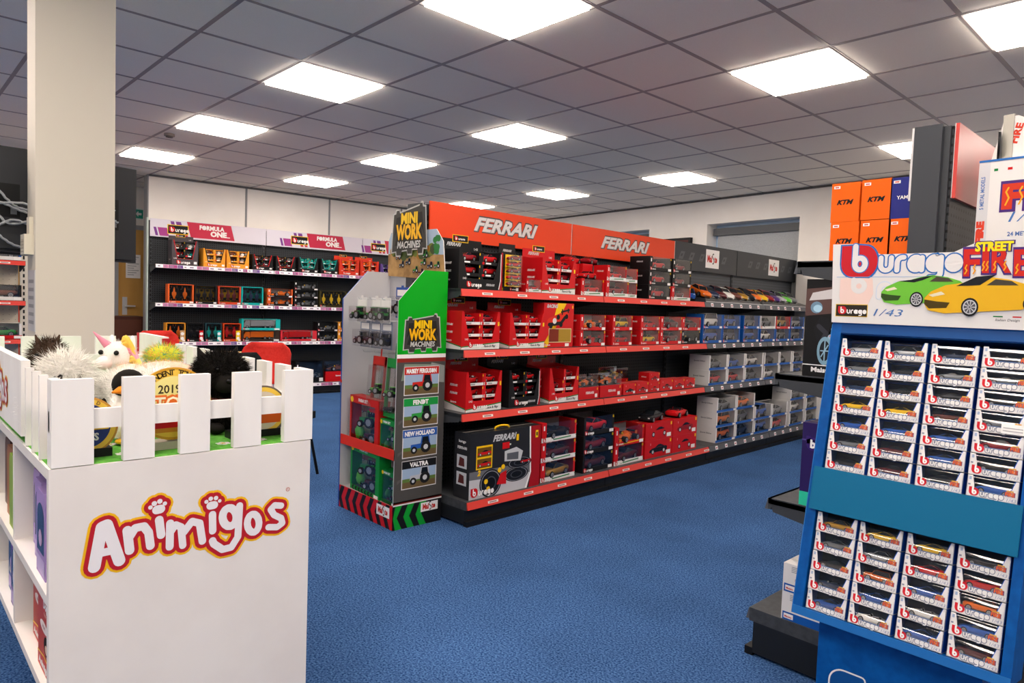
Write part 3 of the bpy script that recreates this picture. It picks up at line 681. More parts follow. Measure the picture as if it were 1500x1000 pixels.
# ------------------------------------------------ racing shelves along the partition
WS = Frame(-8.779, 2.497, 85.59)
WB = .40
VIO = mat('7a3f92', .4); MAG = mat('a8408c', .4); CRIM = mat('c4304c', .4); HDRW = mat('dcd8e4', .4)
def header_racing(lx):
    def f(t, L):
        b = MB(); b.box(0, L - .004, WB - .05, WB - .038, 1.975, 2.19, HDRW); y = WB - .0506
        def slant(x0, x1, z0, z1, m, e=0): b.poly([(x0 + (2.19 - z0) * .25 - .05, y - e, z0), (x1 + (2.19 - z0) * .25 - .05, y - e, z0), (x1 + (2.19 - z1) * .25 - .05, y - e, z1), (x0 + (2.19 - z1) * .25 - .05, y - e, z1)], m)
        slant(lx - .13, lx - .10, 1.99, 2.09, VIO); slant(lx - .085, lx + .02, 1.99, 2.09, MAG); slant(lx + .08, lx + .12, 2.12, 2.175, VIO); slant(lx + .14, lx + .2, 2.12, 2.175, VIO)
        slant(lx + .14, lx + .18, 1.995, 2.02, CRIM); slant(lx + .2, lx + .24, 1.995, 2.02, CRIM)
        slant(lx + .27, lx + .80, 1.995, 2.185, CRIM)
        b.rect(lx, lx + .24, 2.02, 2.135, y - .002, YEL); b.rect(lx + .008, lx + .232, 2.028, 2.127, y - .0024, BLACK)
        blogo(b, lx + .02, y - .003, 2.043, .066, WHITE, RED)
        b.text('FORMULA', (lx + .52, y - .0006, 2.105), .05, WHITE, w=.30, bold=.05); b.text('ONE', (lx + .6, y - .0006, 2.03), .06, WHITE, w=.2, bold=.06); b.rect(lx + .69, lx + .74, 2.025, 2.035, y - .0006, WHITE)
        b.build('header_panel', t)
    return f
WSH = [(.713, .35), (1.178, .35), (1.635, .35)]
for (a, c, lx, lb, ps) in ((0.0, 1.398, .19, 'first bay of the racing shelves, at the open end of the partition', (True, True)), (1.402, 2.798, .33, 'middle bay of the racing shelves along the white partition', (False, True)), (2.802, 4.2, .13, 'last bay of the racing shelves, cut off by the work machines stand', (False, True))):
    bay(WS, a, c, lb, 'bays of the racing shelves', WSH, WB, 2.17, 'pale', header_racing(lx), posts=ps, base=(.15, 0), post_d=.04)
def pale_edge():
    b = MB(); b.box(-.03, -.013, WB - .03, WB + .04, 0, 2.2, mat('b9c9c2', .35)); tag(b.build('shelf_end_strip', None, WS.at(0, 0), WS.rot), 'pale green edge strip on the end upright of the racing shelves', 'trim strip')
pale_edge()
# ================================================================ goods on the long gondola
BIT = {'red': RED, 'darkred': mat('8d1420', .3), 'yellow': mat('eec21a', .3), 'orange': mat('e8701a', .3), 'blue': mat('2459b0', .3), 'white': mat('eceae6', .3), 'grey': mat('73777c', .3, .3),
       'black': mat('1c1c20', .25), 'green': mat('2f8f3c', .3), 'lime': mat('5fc53a', .3), 'silver': mat('b9bcc0', .25, .5), 'brown': mat('6a3a30', .35), 'purple': mat('4a2a78', .3), 'teal': mat('18a098', .35), 'navy': mat('22304f', .3), 'gold': mat('b98d2e', .3, .4), 'maroon': mat('5d2026', .3)}
def mini_carton(w, h, d, body, band):
    k = ('mini', round(w, 3), round(h, 3), body, band)
    if k not in CT:
        b = MB(); t = .002; x0, x1 = -w / 2, w / 2
        b.box(x0, x1, 0, d, 0, t, body); b.box(x0, x1, d - t, d, t, h, mat('aeb0b2', .5)); b.box(x0, x0 + t, 0, d, t, h, body); b.box(x1 - t, x1, 0, d, t, h, body)
        b.box(x0 + t, x1 - t, 0, t, t, h * .26, band); b.box(x0 + t, x0 + w * .13, 0, t, h * .26, h, body); b.box(x1 - w * .07, x1 - t, 0, t, h * .26, h, body); b.box(x0 + t, x1 - t, d * .6, d - t, h - t, h, body)
        b.disc((x0 + w * .12, -.0006, h * .14), h * .13, RED, 10); b.rect(x0 + w * .24, x0 + w * .5, h * .07, h * .2, -.0006, WHITE if band is not CARDW else mat('9a9c9e', .4)); b.rect(x1 - w * .06, x1 - w * .015, h * .75, h * .93, -.0006, YEL)
        CT[k] = b.data('carton')
    return CT[k]
ORD = ['first', 'second', 'third', 'fourth', 'fifth', 'sixth', 'seventh', 'eighth', 'ninth', 'tenth', 'eleventh', 'twelfth']
def tray(F, u0, u1, dist, z, h, d, kind, body, band, hdr, label, short, group, paints, boxbody, boxband, cols=2, rows=3, car='sports', where=('lower', 'middle', 'upper'), acol=None, skip=()):
    w = u1 - u0
    t = thing('display_tray', label, 'display tray', F.at((u0 + u1) / 2, dist, z), F.rot, group)
    body_me, card_me = shelf_tray(w, h, d, body, band, hdr, kind)
    put(body_me, 'tray_carton', t)
    if card_me: put(card_me, 'header_card', t)
    bw = (w - .012) / cols; bh = h * .94 / rows
    for r_ in range(rows):
        for c in range(cols):
            if (r_, c) in skip: continue
            p = paints[(r_ * cols + c) % len(paints)]
            cn = ('near', 'far')[c] if cols == 2 else ORD[c]
            x = thing('boxed_toy_car', '%s boxed car, %s row, %s column, %s' % (p, where[r_ + (3 - len(where) if rows < 3 else 0)] if rows == 3 else ('lower', 'upper')[r_], cn, short), 'boxed toy car', F.at(u0 + .006 + bw * (c + .5), dist + .004, z + .0035 + r_ * bh), F.rot, group + ' contents')
            put(mini_carton(bw - .002, bh - .0015, d * .8, boxbody, boxband), 'carton', x)
            if car == 'f1': put_car('f1', BIT[p], x, 'toy_car', (0, d * .3, bh * .2), bw * .8, .15, wheels=False, scale_z=1.5)
            else: put_car(car, BIT[p], x, 'toy_car', (bw * .03, d * .25, bh * .22), bw * .82, .15, wheels=False, scale_z=1.25)
    return t
gt = 'counter trays on the red-edged shelves'
RB = 'red boxed cars in stacks on the red-edged shelves'
# top shelf
Z1, Z2, Z3, Z0 = 1.3865, 1.0285, .6525, .1455
tray(GF, .02, .376, .16, Z1, .235, .2, 'black', BLACK, WHITE, .075, 'black counter tray with header card under the first orange header, holding red model cars', 'black tray on the top shelf', gt, ['red', 'darkred', 'red', 'red', 'darkred', 'red'], BLACK, BLACK)
def yellow_pack():
    t = thing('car_gift_pack', 'tall yellow and black blister pack with five red cars one above another', 'car pack', GF.at(.468, .17, Z1), GF.rot); w = .142; h = .27
    b = MB(); b.box(-w / 2, w / 2, 0, .05, 0, h * .85, YEL); b.box(-w / 2, w / 2, .046, .05, h * .85, h + .03, BLACK); b.box(w / 2 - .012, w / 2, -.001, .05, 0, h * .85, DRED); b.box(-w / 2, w / 2, -.002, .0, 0, h * .1, BLACK); b.box(-w / 2, -w / 2 + .012, -.001, .05, .02, h * .85, BLACK)
    b.text('FERRARI', (0, .045, h * .93), .014, SILV, bold=.03, shear=.3, wmax=.08); blogo(b, -w * .1, -.003, .004, .02, WHITE, RED, fine=False); b.rect(w * .3, w * .45, .004, .022, -.003, WHITE)
    b.build('backing_card', t)
    for i in range(5):
        put_car('sports', RED if i % 2 else BIT['darkred'], t, 'toy_car', (0, -.012, .036 + i * .04), .1, 0, wheels=False)
        s = MB(); s.box(-w * .36, w * .36, -.032, 0, .03 + i * .04, .034 + i * .04, YEL); s.build('blister_ledge', t)
    c = MB(); c.poly([(-w * .42, -.036, .026), (w * .4, -.036, .026), (w * .4, -.036, h * .84), (-w * .42, -.036, h * .84)], CLEAR); c.build('blister', t)
yellow_pack()
boxed_car(GF, .588, .728, Z1, .15, .085, .07, 'small low red window box beside the yellow pack on the top shelf', RB, RED, CARDW, RED, stripe=GREEN, side_text='FERRARI', wheels=False)
tray(GF, .742, 1.081, .16, Z1, .235, .2, 'red', RED, CARDW, .07, 'red counter tray with yellow badge on the top shelf below the orange header', 'red tray on the top shelf', gt, ['red', 'red', 'red', 'darkred', 'red', 'red'], RED, CARDW)
WB_ = dict(side_text='FERRARI', stripe=GREEN)
boxed_car(GF, 1.165, 1.42, Z1, .17, .12, .13, 'red and white window box directly under a loose red car on the top shelf', RB, RED, CARDW, BIT['red'], **WB_)
boxed_car(GF, 1.425, 1.70, Z1, .15, .117, .13, 'red and white window box, bottom of the double stack beside the black stack', RB, RED, CARDW, BIT['darkred'], **WB_)
boxed_car(GF, 1.43, 1.665, Z1 + .118, .15, .112, .13, 'red and white window box, top of the double stack beside the black stack', RB, RED, CARDW, BIT['red'], **WB_)
boxed_car(GF, 1.705, 1.865, Z1, .19, .113, .13, 'narrow red window box, lower one beside the tall black stack', RB, RED, CARDW, BIT['darkred'], side_text='FERRARI', stripe=GREEN)
boxed_car(GF, 1.672, 1.865, Z1 + .114, .19, .112, .13, 'narrow red window box, upper one beside the tall black stack', RB, RED, CARDW, BIT['grey'], side_text='FERRARI', stripe=GREEN)
def plain_red(u0, u1, dist, z, h, d, label):
    def pr(b): b.text('FERRARI', (0, -.0006, h * .4), h * .16, WHITE, bold=.03, shear=.3, wmax=(u1 - u0) * .6); b.text('FERRARI', (-(u1 - u0) / 2 - .0006, d / 2, h * .45), h * .12, WHITE, ux=(0, -1, 0), bold=.03, shear=.3, wmax=d * .7)
    t = thing('closed_toy_carton', label, 'toy carton', GF.at((u0 + u1) / 2, dist, z), GF.rot, RB); put(print_box(u1 - u0, h, d, RED, pr), 'carton', t)
plain_red(1.17, 1.30, .31, Z1, .23, .12, 'plain red closed carton standing behind the loose red cars')
plain_red(1.31, 1.425, .285, Z1, .235, .12, 'plain red closed carton behind the loose cars, nearer the black stack')
def loose(F, u, dist, z, L, kind, col, label, group, ang=0.0, rims=RIM):
    t = thing('model_car', label, 'model car', F.at(u, dist, z), (0, 0, F.a + ang), group)
    put_car(kind, BIT[col], t, 'car_body', (0, 0, 0), L, 0, rims=rims)
LG = 'loose model cars on the long gondola'
loose(GF, 1.30, .24, Z1 + .121, .19, 'sports', 'red', 'loose bright red model car parked on the low red window box', LG, .25)
loose(GF, 1.27, .37, Z1 + .231, .2, 'sports', 'red', 'loose bright red model car on top of the plain red carton at the back', LG, .3 + pi)
loose(GF, 1.46, .345, Z1 + .236, .19, 'sports', 'darkred', 'loose dark red model car beside the bright red one on the back carton', LG, .3 + pi)
for i in range(3):
    boxed_car(GF, 1.965, 2.275, Z1 + i * .1125, .15, .112, .19, 'black window box with red car, %s of the first black stack on the top shelf' % ('bottom', 'middle', 'top')[i], RB, BLACK, BLACK, BIT['red'], side_text='FERRARI', top_open=.85)
    if i: boxed_car(GF, 2.282, 2.565, Z1 + i * .1125, .14, .112, .19, '%s black window box with pale red car in the end stack of the top shelf' % ('', 'lower', 'upper')[i], RB, BLACK, BLACK, BIT['darkred'], side_text='FERRARI', top_open=.85)
boxed_car(GF, 2.282, 2.57, Z1, .14, .112, .19, 'red and white window box at the bottom of the end stack of the top shelf', RB, RED, CARDW, BIT['maroon'], stripe=GREEN, side_text='FERRARI')
# second shelf
tray(GF, .005, .312, .10, Z2, .225, .22, 'red', RED, CARDW, .06, 'red counter tray at the post end of the second red-edged shelf', 'end red tray of the second shelf', gt, ['red', 'red', 'red', 'red', 'red', 'darkred'], RED, CARDW)
tray(GF, .40, .718, .10, Z2, .222, .22, 'red', RED, CARDW, .06, 'red counter tray beside the racing kit box on the second red-edged shelf', 'red tray beside the racing kit', gt, ['red', 'darkred', 'darkred', 'red', 'darkred', 'red'], RED, CARDW)
def racing_kit():
    w, h, d = .30, .294, .10
    def pr(b):
        y = -.0006
        b.poly([(-.02, y, h), (.07, y, h), (-.08, y, .09), (-.15, y, .02), (-.15, y, 0), (-.11, y, 0)], YEL); b.text('RACING', (-.07, y - .0004, .262), .022, SILV, bold=.05, shear=.3, w=.11)
        b.flat(strokes([[(-.09, .165), (.07, .215)]], .03, 10), (0, y - .0003, 0), mat('d8301c', .3)); b.flat(strokes([[(-.1, .15), (.02, .16), (.06, .2)]], .012, 8), (0, y - .0006, 0), BLACK); b.disc((-.045, y - .0008, .175), .02, CARDW, 12)
        for q in ((-.08, .14), (.02, .15), (.075, .205), (-.01, .2)): b.disc((q[0], y - .001, q[1]), .017, TYRE, 12)
        b.flat(strokes([[(.02, .235), (.1, .25)], [(.03, .22), (.03, .25)], [(.09, .235), (.09, .255)]], .006, 8), (0, y - .001, 0), BLACK)
        b.rect(.13, .142, .26, .28, y, YEL); b.rect(-.10, .13, .03, .125, y, mat('d9c39a', .4)); b.rect(-.094, .124, .035, .12, y - .0003, mat('7a2a18', .4)); b.rect(.0, .124, .035, .12, y - .0005, mat('a8852a', .4))
        blogo(b, -.14, y - .0006, .006, .02, WHITE, RED, fine=False); b.rect(.07, .11, .004, .024, y, WHITE)
        for z in (.2, .15, .1): b.text('FERRARI', (-w / 2 - .0006, d / 2, z), .012, WHITE, ux=(0, -1, 0), bold=.03, shear=.3, wmax=.07)
    t = thing('racing_kit_box', 'tall red and yellow kit box with a printed racing car and small window', 'toy box', GF.at(.873, .11, Z2), GF.rot); put(print_box(w, h, d, RED, pr), 'carton', t)
racing_kit()
for i, (a, c, p0, p1, k0, k1, wd) in enumerate([(1.085, 1.372, 'red', 'orange', 'f1', 'f1', ''), (1.455, 1.70, 'red', 'yellow', 'sports', 'jeep', ''), (1.81, 2.067, 'yellow', 'red', 'sports', 'sports', ''), (2.08, 2.396, 'maroon', 'maroon', 'sports', 'sports', ''), (2.40, 2.69, 'black', 'maroon', 'f1', 'sports', '')]):
    nm = ('next to the kit box', 'second along from the kit box', 'midway along the second bay', 'fourth along from the kit box', 'ending the second shelf')[i]
    blk = i == 4
    boxed_car(GF, a, c, Z2, .10, .11, .13, ('black' if blk else 'red') + ' window box with %s car, lower of the pair %s' % (p0 if not blk else 'dark', nm), RB, BLACK if blk else RED, BLACK if blk else RED, BIT[p0], k0, side_text='FERRARI')
    boxed_car(GF, a, c, Z2 + .111, .10, .11, .13, 'red window box with %s car, upper of the pair %s' % (p1, nm), RB, RED, RED, BIT[p1], k1, side_text='FERRARI')
# third shelf
tray(GF, .055, .345, .10, Z3, .24, .22, 'red', RED, CARDW, .06, 'red counter tray at the post end of the third red-edged shelf', 'end red tray of the third shelf', gt, ['red', 'red', 'red', 'red', 'red', 'red'], RED, CARDW)
tray(GF, .412, .70, .10, Z3, .235, .22, 'black', BLACK, WHITE, .07, 'black counter tray between two red trays on the third shelf', 'black tray on the third shelf', gt, ['red', 'red', 'darkred', 'darkred', 'red', 'red'], BLACK, BLACK)
tray(GF, .79, 1.088, .10, Z3, .235, .22, 'red', RED, CARDW, .06, 'half sold red counter tray beside the two clear display cases', 'half sold tray of the third shelf', gt, ['red', 'darkred', 'darkred', 'red', 'darkred', 'darkred'], RED, CARDW, skip=((2, 0),))
def display_case(u0, u1, dist, z, hb, h, label, col, tint):
    w = u1 - u0; t = thing('display_case', label, 'display case', GF.at((u0 + u1) / 2, dist, z), GF.rot, 'clear topped racing car cases'); d = .12
    b = MB(); b.box(-w / 2, w / 2, 0, d, 0, hb, mat('c4141c', .35)); b.text('FERRARI', (.01, -.0006, hb * .42), hb * .2, WHITE, bold=.02, wmax=w * .4); b.rect(w * .3, w * .42, hb * .1, hb * .4, -.0006, WHITE); b.rect(w * .4, w * .43, hb * .7, hb * .9, -.0006, YEL); b.build('base_carton', t)
    c = MB()
    for q in (((-w / 2 + .004, .004), (w / 2 - .004, .004)), ((w / 2 - .004, .004), (w / 2 - .004, d - .004)), ((w / 2 - .004, d - .004), (-w / 2 + .004, d - .004)), ((-w / 2 + .004, d - .004), (-w / 2 + .004, .004))):
        c.poly([(*q[0], hb), (*q[1], hb), (*q[1], h), (*q[0], h)], CLEARG)
    c.poly([(-w / 2 + .004, .004, h), (w / 2 - .004, .004, h), (w / 2 - .004, d - .004, h), (-w / 2 + .004, d - .004, h)], CLEARG); c.build('clear_cover', t)
    pl = MB(); pl.box(-w / 2 + .01, w / 2 - .01, .01, d - .01, hb, hb + .006, BLACK); pl.build('plinth', t)
    put_car('f1', BIT[col], t, 'toy_car', (0, d * .5, hb + .006), w * .75, .1, wheels=True)
display_case(1.10, 1.325, .10, Z3, .085, .163, 'clear topped case with a red racing car, next to the half sold tray', 'orange', 0)
display_case(1.34, 1.60, .10, Z3, .085, .163, 'clear topped case with a red racing car, beside the small red cartons', 'orange', 0)
display_case(1.66, 1.90, .26, Z3, .10, .185, 'clear topped case with a yellow racing car behind the small red cartons', 'yellow', 0)
def pic_carton(F, u0, u1, dist, z, h, d, paint, kind, label, group, body=RED):
    w = u1 - u0
    def pr(b):
        print_car(b, -w * .34, h * .18, w * .66, -.0006, paint, kind); b.rect(w * .28, w * .44, h * .08, h * .3, -.0016, WHITE); b.rect(w * .42, w * .47, h * .75, h * .93, -.0006, YEL); b.text('1', (-w * .3, -.0006, h * .72), h * .12, WHITE, bold=.02)
        b.text('FERRARI', (-w / 2 - .0006, d / 2, h * .45), h * .12, WHITE, ux=(0, -1, 0), bold=.03, shear=.3, wmax=d * .7); b.text('KIT', (w * .2, -.0006, h * .1), h * .08, DRED, bold=.03)
    t = thing('closed_toy_carton', label, 'toy carton', F.at((u0 + u1) / 2, dist, z), F.rot, group); put(print_box(w, h, d, body, pr), 'carton', t); return t
SG = 'small red cartons with car pictures'
for i, (a, c, h, p, k) in enumerate([(1.622, 1.78, .084, 'black', 'f1'), (1.788, 1.95, .086, 'darkred', 'sports'), (1.957, 2.105, .08, 'red', 'sports'), (2.115, 2.30, .09, 'darkred', 'sports'), (2.308, 2.478, .086, 'darkred', 'sports'), (2.484, 2.645, .082, 'darkred', 'sports')]):
    pic_carton(GF, a, c, .10, Z3, h, .1, BIT[p], 'sports', ['small red carton with printed black car beside the clear cases', 'small red carton, second of its row from the clear cases', 'small red carton carrying another one, third shelf', 'small red carton just past the doubled one, third shelf', 'small red carton, second to last of its row', 'small red carton ending its row beside the white boxes'][i], SG)
pic_carton(GF, 1.955, 2.10, .10, Z3 + .081, .072, .1, BIT['darkred'], 'sports', 'small red carton stacked on top of another, third shelf', SG)
# base shelf
def playset():
    w, h, d = .602, .392, .14; body = mat('26272b', .35)
    def pr(b):
        y = -.0006; x0 = -w / 2
        b.poly([(x0, y, 0), (w * .28, y, 0), (w * .36, y, h * .25), (x0, y, h * .3)], mat('c4c4c8', .4)); b.poly([(x0, y - .0001, h * .3), (w * .36, y - .0001, h * .25), (w * .36, y - .0001, h * .42), (x0, y - .0001, h * .42)], mat('6a6b70', .4))
        b.poly([(w * .34, y - .0002, 0), (w * .5, y - .0002, 0), (w * .5, y - .0002, h), (w * .34, y - .0002, h), (w * .37, y - .0002, h * .3)], DRED); b.poly([(w * .28, y - .0003, 0), (w * .31, y - .0003, 0), (w * .37, y - .0003, h * .25), (w * .345, y - .0003, h), (w * .325, y - .0003, h), (w * .35, y - .0003, h * .25)], WHITE)
        b.text('FERRARI', (-.02, y - .0006, h * .84), .036, SILV, w=.2, bold=.04, shear=.35); b.text('Garage', (.0, y - .0006, h * .745), .014, WHITE, w=.07, bold=.02, shear=.2)
        b.rect(x0 + .05, x0 + .18, h * .44, h * .8, y, YEL); b.rect(x0 + .058, x0 + .172, h * .46, h * .6, y - .0003, mat('6a4a10', .4)); b.rect(x0 + .058, x0 + .172, h * .63, h * .77, y - .0003, mat('6a4a10', .4))
        for z in (.475, .645): print_car(b, x0 + .06, h * z, .11, y - .0006, RED)
        b.text('2', (x0 + .075, y - .0004, h * .35), .03, YEL, bold=.06, shear=.2)
        for z in (.37, .4): b.rect(x0 + .1, x0 + .17, h * z, h * z + .005, y, WHITE)
        for q_, (cx, cz, rx, rz) in enumerate(((.09, .26, .105, .045), (.115, .44, .105, .036), (-.13, .2, .09, .085))):
            for k, m in ((1.0, mat('0e0f12', .3)), (.90, mat('8b8f96', .3)), (.84, mat('17191d', .3)), (.5, mat('4a4d54', .3)), (.42, mat('0e0f12', .3))): b.disc((cx, y - .0006 - (1 - k) * .001 - q_ * .0006, h * cz), rz * k, m, 26, rx=rx * k)
        b.poly([(-.02, y - .0026, h * .50), (.12, y - .0026, h * .47), (.14, y - .0026, h * .62), (.08, y - .0026, h * .7), (-.02, y - .0026, h * .66)], SILV); b.poly([(.0, y - .003, h * .52), (.1, y - .003, h * .5), (.1, y - .003, h * .62), (.0, y - .003, h * .62)], mat('5b5f66', .3))
        b.rect(-.04, .02, h * .7, h * .8, y - .0016, RED); b.rect(.08, .1, h * .8, h * .9, y - .001, YEL); b.poly([(-.08, y - .003, h * .16), (.0, y - .003, h * .14), (.0, y - .003, h * .36), (-.05, y - .003, h * .32)], RED)
        for q in ((-.15, .12), (-.06, .38), (-.03, .42), (-.17, .24)): b.disc((q[0], y - .0034, h * q[1]), .016, YEL, 8)
        print_car(b, .12, h * .42, .09, y - .0034, RED)
        blogo(b, x0 + .012, y - .003, .012, .055, WHITE, RED); b.rect(w * .42, w * .46, h * .8, h * .92, y - .0008, YEL); b.rect(w * .43, w * .45, h * .83, h * .89, y - .001, BLACK)
        xs = -w / 2 - .0006
        for zz in (.46, .2): b.poly([(xs, .025, h * zz), (xs, .115, h * zz), (xs, .115, h * (zz + .2)), (xs, .025, h * (zz + .2))], SILV); b.poly([(xs - .0002, .045, h * (zz + .03)), (xs - .0002, .1, h * (zz + .03)), (xs - .0002, .09, h * (zz + .17)), (xs - .0002, .05, h * (zz + .15))], mat('5c2c2c', .4))
        for zz, tt in ((.85, 'burago'), (.75, 'FERRARI')): b.text(tt, (xs, .07, h * zz), .016, WHITE, ux=(0, -1, 0), bold=.02, wmax=.09)
    t = thing('garage_playset_box', 'big dark playset box with garage picture and yellow carry handle, on the base shelf', 'toy box', GF.at(.335, .02, Z0), GF.rot); put(print_box(w, h, d, body, pr), 'carton', t)
    hd = MB(); hd.tube(smooth([(-.06, .05, h), (-.05, .05, h + .012), (0, .05, h + .018), (.05, .05, h + .012), (.06, .05, h)], 4), .006, YEL, 8); hd.build('carry_handle', t)
playset()
for i, (p, k) in enumerate((('gold', 'sports'), ('maroon', 'sports'), ('black', 'roadster'))):
    boxed_car(GF, .665, 1.01, Z0 + i * .131, .035, .13, .16, 'large red and white window box with %s car, %s of three beside the playset' % (('gold', 'dark red', 'black')[i], ('bottom', 'middle', 'top')[i]), RB, RED, CARDW, BIT[p], k, stripe=GREEN, side_text='FERRARI', fine=True, top_open=.9)
for i in range(3):
    boxed_car(GF, 1.095, 1.435, Z0 + i * .131, .035, .13, .2, 'large black window box with red car, %s of three on the base shelf' % ('bottom', 'middle', 'top')[i], RB, BLACK, BLACK, BIT[('maroon', 'darkred', 'red')[i]], 'sports', side_text='FERRARI', fine=True, left=.06, top_open=.95, word=WHITE)
boxed_car(GF, 1.455, 1.82, Z0, .035, .14, .17, 'red and white window box with dark red car under the orange racer box', RB, RED, CARDW, BIT['maroon'], 'sports', stripe=GREEN, side_text='FERRARI')
boxed_car(GF, 1.455, 1.82, Z0 + .141, .035, .14, .17, 'red window box with orange open wheel racer, base shelf', RB, RED, RED, BIT['orange'], 'f1', stripe=YEL, side_text='FERRARI', top_open=.9)
for j, (a, c) in enumerate(((1.845, 2.222), (2.23, 2.60))):
    for i in range(2):
        pic_carton(GF, a, c, .035, Z0 + i * .138, .137, .17, BIT[(('black', 'red'), ('red', 'darkred'))[j][i]], 'sports', 'big red closed carton, %s car picture, %s of the %s base shelf pair' % ((('black', 'red'), ('bright red', 'dark red'))[j][i], ('lower', 'upper')[i], ('first', 'last')[j]), 'big red picture cartons')
loose(GF, 2.03, .12, Z0 + .2765, .27, 'sports', 'black', 'loose black and yellow model car on top of the first big red picture carton', LG, .2)
loose(GF, 2.41, .12, Z0 + .2765, .27, 'roadster', 'red', 'loose red open model car on top of the last big red picture carton', LG, .2 + pi)
# ------------------------------------------------ grey-edged bays
MG = 'window boxes on the grey-edged shelves'
def riser(u0, u1, label):
    t = thing('clear_shelf_riser', label, 'shelf riser', GF.at(u0, .13, Z1), GF.rot, 'clear shelf risers'); L = u1 - u0
    b = MB(); b.mesh([(0, 0, 0), (L, 0, 0), (L, .03, .075), (0, .03, .075)], [(0, 1, 2, 3)], CLEAR); b.build('clear_front', t)
    b = MB(); b.box(0, L, -.001, .002, 0, .006, SILV); b.build('foot_rail', t)
riser(2.82, 3.89, 'clear plastic riser along the first grey-edged top shelf'); riser(3.91, 5.0, 'clear plastic riser along the last grey-edged top shelf')
mc = [('blue', 'van', 2.74), ('orange', 'saloon', 2.92), ('navy', 'sports', 3.058), ('maroon', 'saloon', 3.196), ('white', 'sports', 3.334), ('brown', 'saloon', 3.472), ('gold', 'sports', 3.61), ('black', 'saloon', 3.748), ('orange', 'sports', 3.886), ('yellow', 'sports', 4.024), ('darkred', 'saloon', 4.162), ('purple', 'sports', 4.3), ('silver', 'saloon', 4.438), ('lime', 'sports', 4.576), ('grey', 'saloon', 4.714)]
mlab = ['blue van shaped model car at the start of the grey-edged top shelf', 'orange model car beside the blue one on the top shelf', 'navy model car behind the clear riser near the blue van', 'dark red model car next to the white one on the top shelf', 'white sports model car on the grey-edged top shelf', 'brown model car just past the white one on the top shelf', 'gold model car near the shelf joint of the grey bays', 'black model car near the shelf joint of the grey bays', 'orange model car between the black and yellow ones', 'bright yellow sports model car on the grey-edged top shelf', 'deep red model car just past the yellow one', 'purple model car on the grey-edged top shelf', 'silver model car between the purple and green ones', 'bright green sports model car on the grey-edged top shelf', 'grey model car at the far end of the top shelf']
def ramp(u0, u1, label):
    t = thing('display_ramp', label, 'display ramp', GF.at(u0, .15, Z1 + .0005), GF.rot, 'sloping display ramps'); b = MB(); b.prism([(0, 0), (.31, 0), (.31, .115), (0, .022)], 0, u1 - u0, STEELD, 'x'); b.build('ramp_board', t)
ramp(2.84, 3.885, 'dark sloping ramp under the cars of the first grey-edged top shelf'); ramp(3.915, 4.98, 'dark sloping ramp under the cars of the last grey-edged top shelf')
for i, ((p, k, u), lb) in enumerate(zip(mc, mlab)):
    t = thing('model_car', lb, 'model car', GF.at(u, .27 if i else .30, Z1 + (.062 if i else .002)), group=LG)
    t.rotation_euler = (Matrix.Rotation(GF.a, 3, 'Z') @ Matrix.Rotation(R(16.7 if i else 0), 3, 'X') @ Matrix.Rotation(R(64 if i else 50), 3, 'Z')).to_euler()
    put_car(k, BIT[p], t, 'car_body', (0, 0, 0), .27, 0)
sp = [('white', 'blue'), ('blue', 'navy'), ('grey', 'blue'), ('grey', 'white'), ('gold', 'grey'), ('silver', 'grey')]
nm = ['nearest the red shelves', 'second along', 'third along', 'fourth along', 'fifth along', 'sixth along']
s2 = [(2.735, 3.068), (3.082, 3.40), (3.468, 3.785), (3.817, 4.143), (4.16, 4.482), (4.50, 4.83)]
for i, (a, c) in enumerate(s2):
    for r_ in range(2):
        body = [BLUE, BLUE, BLUE, BLUE, BLUE, BLUE] if r_ == 0 else [BLUE, BLUE, BLUE, CARDW, RED, BLUE]
        bd = body[i]
        boxed_car(GF, a, c, Z2 + r_ * .126, .10, .125, .17, '%s edged window box, %s row, %s on the second grey-edged shelf' % ({BLUE: 'blue', CARDW: 'white', RED: 'red'}[bd], ('lower', 'upper')[r_], nm[i]), MG, bd, BLUE if bd is BLUE else bd, BIT[sp[i][1 - r_]], ('van', 'jeep', 'van', 'saloon', 'jeep', 'van')[i], left=.03, right=.06, bandh=.2, shield=False, top_open=.8, side_text='burago')
s3 = [(2.857, 3.178), (3.19, 3.51), (3.524, 3.89), (3.918, 4.248), (4.264, 4.542), (4.574, 4.93)]
c3 = [('red', 'grey'), ('red', 'blue'), ('grey', 'white'), ('white', 'black'), ('grey', 'silver'), ('blue', 'grey')]
WKW = dict(left=.05, right=.06, bandh=.17, shield=False, top_open=.85, logo=False, side_text='Special Edition')
for i, (a, c) in enumerate(s3):
    for r_ in range(2):
        boxed_car(GF, a, c, Z3 + r_ * .134, .09, .133, .2, 'white-blue window box, %s car, %s row, %s, third grey-edged shelf' % (c3[i][r_], ('lower', 'upper')[r_], nm[i]), MG, CARDW, BLUE, BIT[c3[i][r_]], ('sports', 'sports', 'saloon', 'sports', 'saloon', 'saloon')[i], **WKW)
base = [(2.93, 3.279, ['orange', 'orange', 'grey']), (3.292, 3.644, ['navy', 'navy', 'orange']), (3.662, 4.02, ['blue', 'blue']), (4.03, 4.38, ['red', 'silver']), (4.446, 4.80, ['navy', 'white', 'grey']), (4.845, 5.20, ['grey', 'silver', 'silver'])]
for i, (a, c, ps) in enumerate(base):
    for r_, p in enumerate(ps):
        boxed_car(GF, a, c, Z0 + r_ * .1335, .035, .1325, .2, 'white-blue window box, %s car, %s of stack %s, grey base shelf' % (p, ('bottom', 'second' if len(ps) == 3 else 'top', 'top')[r_], nm[i]), MG, CARDW, BLUE, BIT[p], ('jeep', 'saloon', 'jeep', 'sports', 'saloon', 'saloon')[i] if r_ < 2 else 'sports', **WKW)
